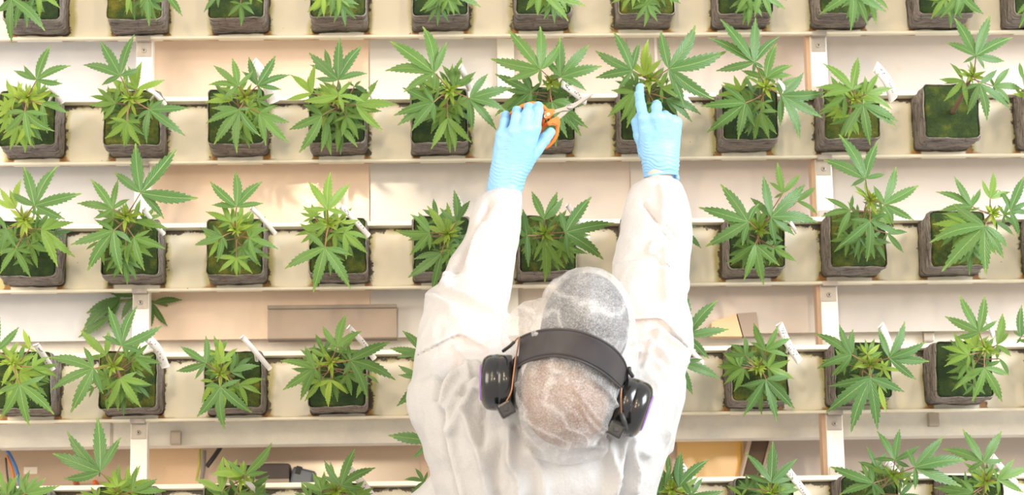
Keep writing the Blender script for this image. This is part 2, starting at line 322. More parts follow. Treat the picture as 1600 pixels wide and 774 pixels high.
# ------------------------------------------------------------------ growing channels
PX, PY = .17276, .21997
prof = [(-.0594, -.0995), (-.0594, -.0850), (-.0586, -.0838), (-.0553, -.0838), (-.0545, -.0848), (-.0540, -.0945), (-.0528, -.0960),
        (.0445, -.0960), (.0462, -.0942), (.0469, -.0750), (.0479, -.0738), (.0540, -.0738), (.0550, -.0750), (.0550, -.0995)]
chl = ['top', 'second', 'third', 'fourth', 'lowest']
for r in range(-1, 5):
    if r == -1: continue
    y0 = -r*PY; t = thing('growing_channel', f'long cream plastic growing channel, {chl[r]} of the five rows, stained around its blocks', 'channel', (0, y0, Z(-.0995)), 'growing channels in rows')
    xs = np.linspace(-1.5, 1.4, 30); V = []; F = []
    for x in xs:
        for (yy, zz) in prof: V.append((x, y0+yy, Z(zz)))
    n = len(prof)
    for i in range(len(xs)-1):
        for k in range(n-1): F.append((i*n+k, i*n+k+1, (i+1)*n+k+1, (i+1)*n+k))
    # underside
    b0 = len(V)
    for x in xs: V += [(x, y0-.0576, Z(-.0995)), (x, y0-.0576, Z(-.0980)), (x, y0+.0535, Z(-.0980)), (x, y0+.0535, Z(-.0995))]
    for i in range(len(xs)-1):
        for k in range(3): F.append((b0+i*4+k+1, b0+i*4+k, b0+(i+1)*4+k, b0+(i+1)*4+k+1))
        F.append((i*n, (i+1)*n, b0+(i+1)*4, b0+i*4)); F.append(((i+1)*n+n-1, i*n+n-1, b0+i*4+3, b0+(i+1)*4+3))
    o = mesh('bed', V, F, MAT['channel'], t, smooth=False)

# support bars across the channels, with a bracket at each lip
for side, xa, xb, lab in (('l', -.6985, -.6705, 'white flat support bar crossing under the channels at the left'), ('r', .4690, .4975, 'white flat support bar with tan edge under the channels at the right')):
    t = thing('support_bar', lab, 'support bar', ((xa+xb)/2, -.4, Z(-.14)), 'support bars under the channels')
    bobj('bar', (xa, xb, -1.0, .30, Z(-.130), Z(-.1005)), MAT['bar'], t, .0015)
    if side == 'r': bobj('side_strip', (xa-.006, xa, -1.0, .30, Z(-.138), Z(-.108)), MAT['wood'], t)
    for r in range(0, 5):
        y0 = -r*PY; xm = (xa+xb)/2-.0005; bm = bmesh.new()
        box(bm, xm-.0125, xm+.0125, y0-.0870, y0-.0600, Z(-.1005), Z(-.0978), .0006); box(bm, xm-.0125, xm+.0125, y0-.0625, y0-.0596, Z(-.1000), Z(-.0835), .0006)
        box(bm, xm-.0125, xm+.0125, y0-.0625, y0-.0545, Z(-.0836), Z(-.0820), .0006)
        b = bmobj('bracket', bm, MAT['bracket'], t)
        V, F = tube_vf([(xm, y0-.0765, Z(-.098)), (xm, y0-.0765, Z(-.0965)), (xm, y0-.0765, Z(-.0957))], [.0042, .0040, .0028], 14); mesh('screw', V, F, MAT['bracket'], b)
        V, F = tube_vf([(xm, y0-.0765, Z(-.0959)), (xm, y0-.0765, Z(-.0952))], [.0016, .0015], 8); o = mesh('screw_socket', V, F, MAT['screw'], b)
        if side == 'r' and r > 0:
            b2 = bobj('bracket', (xm-.0115, xm+.0115, y0+.0565, y0+.0715, Z(-.1002), Z(-.0978)), MAT['bracket'], t, .0006)
            V, F = tube_vf([(xm, y0+.064, Z(-.098)), (xm, y0+.064, Z(-.0965))], [.003, .0026], 10); o = mesh('screw', V, F, MAT['screw'], b2)
# ------------------------------------------------------------------ plants: block + moss + stem + palmate leaves
def rsq(h, r, n=4):
    out = []
    for cx, cy, a0 in ((h-r, h-r, 0), (-h+r, h-r, 90), (-h+r, -h+r, 180), (h-r, -h+r, 270)):
        for k in range(n+1):
            a = math.radians(a0+90*k/n); out.append((cx+r*math.cos(a), cy+r*math.sin(a)))
    return out
def wrapper_mesh(seed):
    rg = random.Random(seed); V, F = [], []; lv = []
    zs = [-.096, -.093]; z = -.089
    while z < -.006: zs.append(z); z += rg.uniform(.004, .007)
    zs += [-.004, .0004]
    H = .0470; ph = [rg.uniform(0, 6.28) for _ in range(6)]
    for i, z in enumerate(zs):
        d = (.0014 if i % 2 else -.0011)*rg.uniform(.4, 1.2) if 0 < i < len(zs)-2 else 0
        if i == 0: d = -.002
        sub = []
        P = rsq(H+d, .0075, 5); Q = []
        for a in range(len(P)):
            b = (a+1) % len(P); Q.append(P[a])
            if math.dist(P[a], P[b]) > .02:
                for k in range(1, 8): Q.append((P[a][0]+(P[b][0]-P[a][0])*k/8, P[a][1]+(P[b][1]-P[a][1])*k/8))
        for k, (x, y) in enumerate(Q):
            th = math.atan2(y, x); wv = .0007*math.sin(3*th+ph[0]+z*60)+.0005*math.sin(7*th+ph[1]-z*130)+.0004*math.sin(13*th+ph[2]+i)
            s = 1+(wv)/H; sub.append((x*s, y*s, z+.0006*math.sin(5*th+ph[3]+i*1.3) if 0 < i < len(zs)-1 else z))
        lv.append(sub)
    n = len(lv[0])
    top = lv[-1]; lv.append([(x*(1-.0007/H), y*(1-.0007/H), .0004) for x, y, z in top]); lv.append([(x*(1-.0009/H), y*(1-.0009/H), -.006) for x, y, z in top])
    for L in lv: V += L
    for i in range(len(lv)-1):
        for k in range(n): F.append((i*n+k, i*n+(k+1) % n, (i+1)*n+(k+1) % n, (i+1)*n+k))
    F.append(tuple(range(n))[::-1]); return V, F
def moss_mesh(seed):
    rg = np.random.default_rng(seed); N = 30; h = .0462; V, F = [], []
    a = rg.normal(size=(N+1, N+1)); sm = sum(np.roll(np.roll(a, i, 0), j, 1) for i in (-1, 0, 1) for j in (-1, 0, 1))/9
    sm2 = sum(np.roll(np.roll(sm, i*2, 0), j*2, 1) for i in (-1, 0, 1) for j in (-1, 0, 1))/5
    for i in range(N+1):
        for j in range(N+1):
            u, v = 2*i/N-1, 2*j/N-1; x, y = u*h, v*h; r = .007
            cx, cy = abs(x)-(h-r), abs(y)-(h-r)
            if cx > 0 and cy > 0:
                L = math.hypot(cx, cy); m = max(cx, cy); k = m/L if L > 0 else 1; x = math.copysign(h-r+cx*k, x); y = math.copysign(h-r+cy*k, y)
            edge = max(abs(u), abs(v)) > .99
            V.append((x, y, -.0045 if edge else -.0006+.0012*sm[i, j]+.0018*sm2[i, j]))
    for i in range(N):
        for j in range(N): q = i*(N+1)+j; F.append((q, q+N+1, q+N+2, q+1))
    return V, F
WM = []; MM = []
for k in range(6):
    V, F = wrapper_mesh(k); o = mesh('tmp', V, F, MAT['wrap']); WM.append(o.data); bpy.data.objects.remove(o)
    V, F = moss_mesh(k); o = mesh('tmp', V, F, MAT['moss']); MM.append(o.data); bpy.data.objects.remove(o)

NT_ = 10
def leaflet(V, F, UV, C, T, wid, arch, roll, rg, teeth=1., fold=.16, curl=0.):
    """serrated blade from C to T, five vertices across, V-folded along the midrib"""
    C, T = Vector(C), Vector(T); L = (T-C).length
    if L < .004: return
    d = (T-C)/L; side = d.cross(Vector((0,0,1)))
    if side.length < .05: side = Vector((1,0,0))
    side.normalize(); up = side.cross(d).normalized(); side = Matrix.Rotation(roll, 3, d) @ side; up = side.cross(d).normalized()
    nst = 2*NT_; b = len(V); bend = rg.uniform(-.05, .05)*L + curl*L
    for i in range(nst+1):
        t = i/nst
        w_ = wid*.5*(math.sin(math.pi*min(1, (t*.97+.008))**.86)**.92)*(1 if t < .75 else 1-.35*(t-.75)/.25)
        if t < .10: w_ = min(w_, wid*.5*(.10+t*3.6))
        if i % 2 == 0 and 0 < i: w_ *= 1-.21*teeth
        if i == nst: w_ = .0001
        tt = t - (.032 if i % 2 == 0 and 0 < i < nst else -.010)*teeth if 0 < i < nst else t
        for k, q in enumerate((-1, -.5, 0, .5, 1)):
            ts = t + (tt-t)*abs(q); ts = ts if abs(q) > .9 else t - .0*abs(q)
            p = C + d*(L*ts) + side*(bend*math.sin(math.pi*ts)*1.0) + up*(arch*math.sin(math.pi*min(ts, 1)*.85)) - up*(.35*arch*ts*ts)
            p += side*(w_*q) + up*(abs(q)*w_*fold*2 - (w_*fold*1.2 if abs(q) > .9 else 0))
            V.append(p); UV.append((.5+q*.5*min(1, w_/(wid*.5)*1.0+.0), t))
    for i in range(nst):
        for k in range(4): F.append((b+i*5+k, b+i*5+k+1, b+(i+1)*5+k+1, b+(i+1)*5+k))
def make_leaf(C, tips, tone, parent, rg, small=False, widf=.245):
    V, F, UV = [], [], []; Ls = [(Vector(t)-Vector(C)).length for t in tips]; mx = max(Ls)
    for T, L in zip(tips, Ls):
        wd = min(L*widf*rg.uniform(.92, 1.1), mx*.25) + (0 if L > mx*.5 else L*.05)
        leaflet(V, F, UV, C, T, wd, L*rg.uniform(.03, .11), rg.uniform(-.38, .38), rg)
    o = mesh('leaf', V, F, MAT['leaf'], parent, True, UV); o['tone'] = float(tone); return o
def petiole(leaf, a, b, r, rg, sag=.15):
    a, b = Vector(a), Vector(b); m = (a+b)/2 + Vector((rg.uniform(-1, 1), rg.uniform(-1, 1), 1))*(b-a).length*.05*sag*4
    pts = smoothline([a, m, b], 4); V, F = tube_vf(pts, [r*1.25]*4+[r]*(len(pts)-4), 6); return mesh('petiole', V, F, MAT['petiole'], leaf)

S = 3.87
PLANTS = [
(1,0,0,50,S,165,400,7,.8,'yellow-green plant with one raised dark fan leaf, second row, leftmost block','''222 290 0 | 82 233 145 200 308 80 432 205 380 312
150 482 .15 | 20 497 20 612 185 685 330 600 290 500
255 430 .2 | 415 495 375 440 288 615
90 395 .85 | 0 375 0 478 40 285 75 480
165 370 .8 | 75 325 160 310 245 385 185 315
160 560 .9 | 100 672 215 635 255 590'''),
(1,1,120,50,S,325,405,6,.5,'plant with fan leaves up-left and right, second row, second block from left','''263 265 0 | 38 200 142 55 350 15 382 220 150 322
440 470 .05 | 527 408 680 460 657 632 425 675 365 535
365 345 .7 | 312 208 395 178 535 290 292 302
300 540 .5 | 168 645 285 695 388 690 200 520 390 545
235 432 .45 | 75 445 155 540 155 365 240 335 285 380
330 430 .9 | 230 550 360 510 300 365 435 308 440 408'''),
(1,2,280,50,S,400,400,7,.5,'plant with crinkled white paper behind it, second row, third block from left','''355 325 .3 | 207 202 320 158 445 235 175 320 255 415
475 325 0 | 378 238 422 150 583 142 675 260 620 350 498 395
360 470 .1 | 160 555 210 683 350 735 495 633 195 460 430 460
485 490 .35 | 668 547 665 672 525 690 580 445 440 620
320 415 .6 | 155 428 205 375 300 345'''),
(1,3,440,50,S,330,410,10,.5,'dense plant covering nearly all of its block, second row, fourth from left','''343 290 .05 | 165 125 353 33 488 82 520 252 205 280
345 385 .55 | 135 420 270 330 375 480 505 425 245 300 425 300
185 372 .75 | 55 260 205 195 160 270 30 410
450 440 .5 | 700 437 615 597 583 290 545 480
245 505 .15 | 45 592 105 733 130 440 175 500
275 520 .3 | 300 745 240 725 235 470
345 560 .4 | 460 700 335 725 510 570 380 590
290 465 1. | 200 495 250 600 335 515 260 400
300 235 .1 | 262 103 172 200 320 200
440 330 0 | 480 295 545 390 400 300 500 340'''),
(1,4,600,40,S,400,395,8,.4,'tall plant with a very large fan leaf reaching up-left, second row, fifth from left','''305 285 .1 | 35 95 232 5 380 100 5 275 118 405 300 395
518 440 0 | 628 292 774 375 740 520 680 635 535 640 462 465
300 465 .15 | 58 545 165 640 82 605 110 375 230 360 305 590
385 560 .5 | 285 750 400 770 430 765 530 710 395 620
430 370 .35 | 470 190 555 280 540 320 350 240 415 230
400 430 .7 | 320 515 480 560 320 400 480 390'''),
(1,5,760,30,S,390,385,7,.35,'plant being trimmed, beside the orange scissors','''328 305 .2 | 25 240 132 68 323 42 440 152 125 370 330 400
450 350 0 | 350 225 445 105 622 155 700 285 605 435 370 350
395 500 .05 | 545 530 500 480 575 710 615 660 490 720 420 774 310 560
270 440 -.15 | 50 332 110 425 105 560 240 330 190 290 330 380 250 560
220 450 .3 | 50 590 120 580 150 470'''),
(1,6,930,30,S,330,370,8,.35,'plant touched by the gloved fingertip, with two very large fan leaves','''445 300 0 | 395 70 605 35 793 195 722 485 540 530
225 310 0 | 0 190 110 75 270 140 0 355 135 430 250 360
300 340 .95 | 178 240 322 120 335 205 400 245 235 345
240 440 .4 | 95 430 75 592 150 625 190 660 300 420
430 480 -.1 | 640 578 585 625 500 590 520 510
430 400 .2 | 480 440 500 470 370 440 440 350'''),
(1,7,1090,20,S,410,450,6,.4,'splayed plant in the block just left of the right support bar, second row','''343 300 0 | 62 150 135 38 350 28 495 145 110 352 335 370 400 335
510 500 0 | 485 418 642 358 770 480 755 635 615 765 500 690
415 395 .25 | 265 350 480 185 575 322 570 378 355 325
290 545 0 | 15 568 55 725 245 770 345 690 140 435 150 500
380 600 .4 | 340 770 435 768 480 735 490 600
265 470 .6 | 220 378 325 365 110 500 150 420'''),
(1,8,1240,70,S,365,330,6,.5,'short plant with a crumpled white label with dark marks behind, second row','''355 270 .45 | 175 112 390 75 415 245 135 260 165 320
420 360 .1 | 310 555 465 610 630 470 620 495 500 345 330 375
440 300 .45 | 430 190 515 172 597 262 595 395
310 315 .4 | 155 405 300 450 225 190
345 430 .6 | 225 445 395 545 330 480 330 570'''),
(1,9,1400,20,S,460,380,0,.45,'leggy plant with bare brown stem standing on open moss, second row right','''483 260 0 | 298 182 352 30 570 12 705 150 655 293 535 345 405 303
505 430 .1 | 610 345 690 583 550 655 430 615 410 470
590 445 .15 | 685 335 765 465 690 560 595 530 565 390
405 410 .5 | 262 402 325 305 290 535 430 560 290 430
440 380 .6 | 375 340 470 330 400 350'''),
(1,10,1580,20,S,80,500,4,.3,'plant cut off by the right edge of the frame, second row','''70 400 .2 | 50 300 120 330 150 420 130 560'''),
(2,0,0,250,S,150,365,10,.5,'bushy plant with a brown-tipped leaf, third row, leftmost block','''210 275 0 | 68 197 145 40 350 35 495 203 395 360 205 345
95 295 .7 | 0 170 130 115 -30 230 60 180
40 420 0 | -20 330 -40 440 5 570 105 535
250 420 .45 | 445 378 455 590 350 650 370 315 340 545
95 540 .35 | 0 690 187 712 -20 570 210 570
150 370 1. | 130 500 235 490 60 300 215 380
330 440 0 | 440 430 400 480 350 550 360 400'''),
(2,1,110,225,S,335,440,8,.55,'plant with a big blue-green fan leaf reaching up-right, third row, second from left','''425 295 -.1 | 265 172 395 -5 645 25 774 328 568 457
255 395 .15 | 40 360 122 213 290 210 358 335 140 452
262 525 .05 | 145 458 0 612 103 772 315 790 370 600
385 568 .3 | 485 520 575 635 450 768 335 710
390 470 .35 | 425 335 595 515 530 470 300 380
360 640 .7 | 400 715 330 700 450 660
170 590 .5 | 95 640 205 735'''),
(2,2,280,260,S,342,385,5,.75,'small plant with rounded pale lowest leaf on mossy block, third row, third from left','''347 245 .15 | 185 92 337 27 505 92 510 225 195 235
312 335 .5 | 158 275 255 210 380 295 235 370 330 250
262 425 .25 | 125 370 95 475 228 580 205 355 290 500
425 435 .45 | 528 368 600 502 470 572 405 510 435 380
345 555 .7 | 215 550 240 640 350 668 445 650 435 545'''),
(2,3,430,260,S,320,350,6,.65,'plant with three-pronged drooping lower leaf and yellowing crown, third row, fourth from left','''318 262 .5 | 200 92 335 35 452 103 165 262 430 290
300 495 .15 | 58 622 230 765 455 742 465 540 185 395
300 360 .6 | 170 360 230 440 260 310 215 400
420 400 .5 | 565 445 560 530 430 565 480 350 330 400
400 340 .9 | 510 325 370 300 430 310'''),
(2,4,600,270,S,385,370,8,.4,'plant half hidden by the left white sleeve, third row','''440 295 0 | 338 213 422 103 520 170
275 365 .25 | 68 352 157 252 205 240 155 500 275 470
345 490 .1 | 178 525 145 637 290 720 390 490
375 380 .65 | 260 200 285 430 250 320 380 180 450 330'''),
(2,5,790,270,S,235,370,7,.4,'plant in the middle of the third row, between the two sleeves','''365 360 -.05 | 325 235 520 145 660 305 593 527 385 515
130 380 0 | 105 220 60 480 138 572 70 330
235 285 .2 | 157 112 312 115 348 150 140 270
235 400 .4 | 235 665 360 580 170 530 405 495
300 290 .3 | 390 260 340 240 290 250'''),
(2,6,1000,270,S,200,310,2,.3,'plant almost wholly hidden under the right white sleeve, third row','''260 350 0 | 370 458 338 322 300 480'''),
(2,7,1080,250,S,405,425,7,.4,'large-leaved plant just right of the right sleeve, third row','''345 375 -.05 | 175 145 42 288 85 527 410 265 310 520
485 345 .05 | 435 92 358 230 688 148 765 380 625 458 510 505
388 510 .25 | 210 625 315 733 438 757 535 640 340 480
555 200 .3 | 470 135 522 15 660 85 500 232
640 250 .3 | 750 165 765 335 700 265 560 300
500 530 .35 | 635 615 575 530 470 640'''),
(2,8,1260,210,S,385,400,7,.35,'tall plant beside the right support bar reaching over the gap, third row','''358 268 0 | 195 0 432 45 100 155 478 243 268 315
470 425 .05 | 540 195 680 308 655 522 525 545 405 310
385 525 .05 | 195 680 365 772 570 605 270 515 490 480
265 460 .1 | 110 383 280 365 90 500 185 630
370 380 .8 | 290 310 445 350 350 285 440 380
490 600 .2 | 610 592 587 718 460 650
300 640 .5 | 270 695 190 640'''),
(2,9,1400,250,S,580,325,6,.45,'plant with long blades across its mossy block, third row near the right edge','''538 400 .1 | 345 268 200 505 275 678 545 700 678 540 650 600
458 280 .05 | 350 98 238 195 510 175 260 310
570 235 .5 | 520 120 587 72 690 195 620 180
430 385 .5 | 218 390 260 430 300 330
600 370 .05 | 715 460 610 430'''),
(2,10,1590,300,S,120,120,3,.3,'plant at the right frame edge whose bluish leaf leans left, third row','''-45 112 -.25 | 40 -93 -115 -10 10 270 70 60 60 130'''),
(3,0,0,490,S,80,300,8,.65,'plant with yellowed upright leaf beside its label, fourth row, leftmost block','''120 430 .15 | -15 470 0 635 178 685 328 612 275 375
-20 225 .1 | 115 82 0 20 -60 100
195 325 .55 | 350 385 300 262 225 230 290 330
180 215 .95 | 140 95 220 230 120 190 175 130
85 300 .75 | 0 290 10 440 220 250 30 210 110 220'''),
(3,1,80,470,S,370,400,8,.55,'wide plant with a pale fan leaf stretching left, fourth row, second from left','''425 272 .1 | 345 38 522 32 672 152 308 218 560 320
255 410 .15 | -15 345 -5 545 118 680 315 565 195 280
330 330 .45 | 178 180 345 178 210 350
420 470 .6 | 315 540 340 665 545 648 600 508 520 430
510 345 .35 | 670 380 590 260 620 455 540 270
260 530 .2 | 200 545 230 590 215 500
330 590 .5 | 345 668 370 640'''),
(3,2,260,490,S,325,365,5,.5,'small spread plant on dark moss with a curved white label, fourth row, third from left','''240 300 .1 | 83 200 238 133 300 250 58 350 172 400
328 445 .1 | 183 628 355 707 518 600 230 440 450 400
330 305 .55 | 300 198 418 230 265 240
390 355 .2 | 415 230 563 318 480 400 395 300
440 430 .5 | 575 490 590 395 490 560
280 410 .7 | 205 408 212 545 300 560'''),
(3,3,430,470,S,340,375,7,.55,'plant with a broad dark fan leaf at right, fourth row, fourth from left','''375 280 .35 | 287 152 430 85 522 185 310 285 435 305
455 360 .1 | 698 250 728 483 558 600 445 260 410 450
238 412 .25 | 30 365 45 542 152 605 180 275 275 500
335 480 .75 | 322 645 437 565 235 528
555 450 .5 | 628 505 490 590 520 520
300 340 .6 | 275 260 205 290 230 330'''),
(3,4,600,500,3.366,230,180,3,.2,'plant hidden by the coat, only leaf tips showing left of the shoulder, fourth row','''200 170 .1 | 95 57 30 150 70 200
190 300 .2 | 75 240 75 290 65 455'''),
(3,6,1020,440,S,100,330,3,.2,'plant emerging from behind the coat on its right side, fourth row','''205 330 0 | 195 40 393 115 462 290 340 470
170 500 .1 | 405 590 240 685 160 725 300 470'''),
(3,7,1100,490,S,330,325,6,.35,'star-shaped plant with marked paper label, fourth row, right of the coat','''372 225 .2 | 300 55 445 78 528 150 515 265 275 175
375 400 0 | 212 440 235 625 442 660 550 580 522 385
250 255 .2 | 245 138 152 185 110 240 320 225
240 330 .4 | 120 430 180 475 135 345 275 400
390 330 .55 | 545 400 405 268 450 350'''),
(3,8,1270,490,S,345,310,6,.6,'plant with withered brown leaves beside the right support bar, fourth row','''350 390 .05 | 95 440 78 600 230 720 390 705 555 477
465 270 0 | 395 93 555 45 685 170 705 290 625 403 455 330
235 250 .1 | 12 122 158 65 242 95 25 335 140 375
400 440 .9 | 445 600 400 520
330 250 .95 | 290 190 405 185 420 350 230 350'''),
(3,9,1440,450,S,385,370,8,.5,'full plant on bright mossy block, fourth row near the right edge','''348 268 .1 | 138 172 228 42 382 45 455 200 200 300
380 485 .25 | 205 612 302 688 487 692 530 530 250 545
285 405 .6 | 125 355 135 478 270 500 190 268 290 330
455 345 .45 | 487 155 530 268 540 415 455 440
470 430 .05 | 525 535 500 470'''),
(3,10,1590,460,S,120,230,2,.3,'plant at the right frame edge, only one leaf in view, fourth row','''20 258 -.2 | 25 62 -28 222 -10 300 60 180'''),
(4,0,0,640,5.778,150,850,6,.4,'plant at the bottom left corner of the picture, cut off below','''230 760 .2 | 180 590 240 610 350 600 415 620 540 690
60 770 .5 | -5 540 165 590 -20 690 90 640'''),
(4,1,0,640,5.778,1050,760,7,.6,'plant with one large fan leaf raised left, lowest row, second from left','''905 565 .05 | 475 398 605 197 880 70 1095 248 570 628 895 612
1060 700 .8 | 1015 535 1150 640 960 610 900 660
1200 740 .45 | 1420 630 1410 655 1240 510 1500 740
880 790 .5 | 720 740 820 700 900 700'''),
(4,2,250,640,5.778,745,620,7,.5,'plant with a long narrow upright leaf, lowest row, third from left','''770 590 .3 | 1010 300 970 565 610 460
740 600 .8 | 610 460 755 460 460 585 640 510
560 740 .5 | 320 630 570 430 610 560
700 760 .3 | 800 720 620 620 850 760'''),
(4,3,460,640,5.778,380,730,8,.3,'leafy plant in front of a tilted white label, lowest row, fourth from left','''418 685 .1 | 270 458 548 355 735 528 635 715 250 600
240 740 .3 | 165 570 60 660 270 560 300 640
560 790 .4 | 720 705 640 700 500 740
130 800 .4 | 60 660 150 690 0 760'''),
(4,4,600,640,S,340,330,2,.2,'plant under the coat at its left, showing only blades beside the sleeve hem, lowest row','''300 190 0 | 155 -60 25 158 168 302'''),
(4,6,1010,640,5.714,230,720,8,.2,'plant tucked against the right side of the coat, lowest row','''290 690 0 | 310 375 560 452 270 430 240 520
400 770 0 | 500 615 690 730 300 600
170 680 .1 | 150 530 210 500 110 620 60 560
260 720 .7 | 180 660 350 700'''),
(4,7,1010,640,5.714,1115,740,8,.25,'plant rising before the orange-lit gap, lowest row','''1115 655 0 | 880 390 1130 285 1345 440 1310 625 880 585
900 710 .1 | 780 690 820 630 890 580 1000 560
1190 750 .2 | 1370 720 1300 780 1180 670
850 770 .5 | 715 680 900 700'''),
(4,8,1290,640,5.161,540,530,7,.3,'plant with three broad blue-green fan leaves, lowest row, by the right support bar','''720 468 -.2 | 955 215 1150 410 1100 625 655 325 718 650
560 410 .1 | 412 175 598 155 755 295 380 402 680 465
385 595 0 | 35 463 110 690 350 440 470 690 400 720
470 520 .5 | 310 450 400 455 620 520
680 540 .6 | 760 545 620 640 690 600'''),
(4,9,1290,640,5.161,1290,580,7,.3,'plant with a wide crown in the bottom right corner','''1270 425 0 | 1100 155 1420 175 940 318 1440 408 1140 500
1385 565 .25 | 1520 400 1650 470 1600 675 1390 690 1350 470
1190 670 .15 | 870 630 1090 565 960 690
1250 530 .35 | 1200 420 1110 430 1330 470'''),
(0,0,0,0,5,200,-120,4,.3,'plant at the top left corner, its long blades hanging over the block','''90 -10 0 | -30 100 98 345 352 245
300 -60 .6 | 310 145 470 65'''),
(0,1,0,0,5,1060,-100,5,.4,'plant at the top edge above the left bracket, topmost row, second from left','''1150 -30 .1 | 1165 208 1225 165 1090 60
1000 -40 .5 | 990 115 1030 105 930 10
1270 -80 .1 | 1425 130 1250 20'''),
(0,2,320,0,5,300,-120,4,.3,'plant at the top edge over bright moss, topmost row, third from left','''110 -60 .1 | 105 60 -10 100 180 -20'''),
(0,3,320,0,5,1040,-110,4,.4,'plant at the top edge with a yellow-brown leaf, topmost row, fourth from left','''930 -40 .8 | 800 95 930 132
1000 -50 .1 | 980 132 1205 38'''),
(0,4,640,0,5,300,-130,4,.3,'plant at the top edge, block with torn light wrapper lip, topmost row, fifth from left','''250 -80 .1 | 80 88 235 48 390 30 558 60'''),
(0,5,640,0,5,1080,-120,5,.4,'plant at the top edge above the trimmed plant, topmost row','''1020 -60 .3 | 910 80 1000 122 1240 170 1375 50
1050 -40 .6 | 1000 120 1060 60'''),
(0,6,960,0,5,350,-130,5,.3,'plant at the top edge above the touched plant, topmost row','''350 -60 .2 | 230 57 400 52 520 32'''),
(0,7,960,0,5,1140,-120,5,.3,'plant with two blades over its front wall, topmost row, fourth from right','''1150 -50 .25 | 1095 135 1225 145 1337 70 1000 20'''),
(0,8,1280,0,5,260,-120,5,.3,'plant at the top edge left of the right support bar bracket, topmost row','''270 -60 .15 | 0 115 245 245 380 200 525 95
400 -40 .2 | 445 195 540 75 375 150'''),
(0,9,1280,0,5,1090,-120,5,.3,'plant at the top edge over yellow-flecked moss, second from the right','''1100 -50 .2 | 945 142 1055 135 1285 112 1180 20'''),
(0,10,1280,0,5,1750,-110,4,.2,'plant in the top right corner, mostly out of frame','''1680 -20 0 | 1560 220 1700 180 1600 60'''),
]

MEAS = {(1,0):(-3.4,228.3),(1,1):(161.3,227.5),(1,2):(324.4,225.7),(1,3):(482.6,224),(1,4):(643,223.5),(1,5):(811,221),(1,6):(970,220.4),(1,7):(1130,218.5),(1,8):(1289,216.5),(1,9):(1446,216.4),
(2,0):(-3,433),(2,1):(157.8,430),(2,2):(321.9,430.5),(2,3):(483.5,428.5),(2,4):(646,425.8),(2,5):(812,425),(2,7):(1139.4,419.3),(2,8):(1298.8,418),(2,9):(1455.8,416.7),
(3,0):(-12,639.4),(3,1):(153.6,639.3),(3,2):(318,639),(3,3):(481.7,636.7),(3,7):(1144,627.7),(3,8):(1305.7,623.6),(3,9):(1464.5,619.8),
(0,0):(4.6,31.6),(0,1):(165.6,31),(0,2):(325,28.6),(0,3):(484.4,26),(0,4):(644.4,24.6),(0,5):(806,23),(0,6):(967.6,21.6),(0,7):(1122.4,21.6),(0,8):(1281,21.6),(0,9):(1436.6,22),(0,10):(1586,22)}
def pot_pos(r, c):
    X, Y = (c-5)*PX, -r*PY
    if (r, c) in MEAS:
        p = un(*MEAS[(r, c)], 0); X = p.x+.0470; Y = max(min(p.y+.0470, Y+.0008), Y-.0045)
    else: Y -= .001
    return X, Y
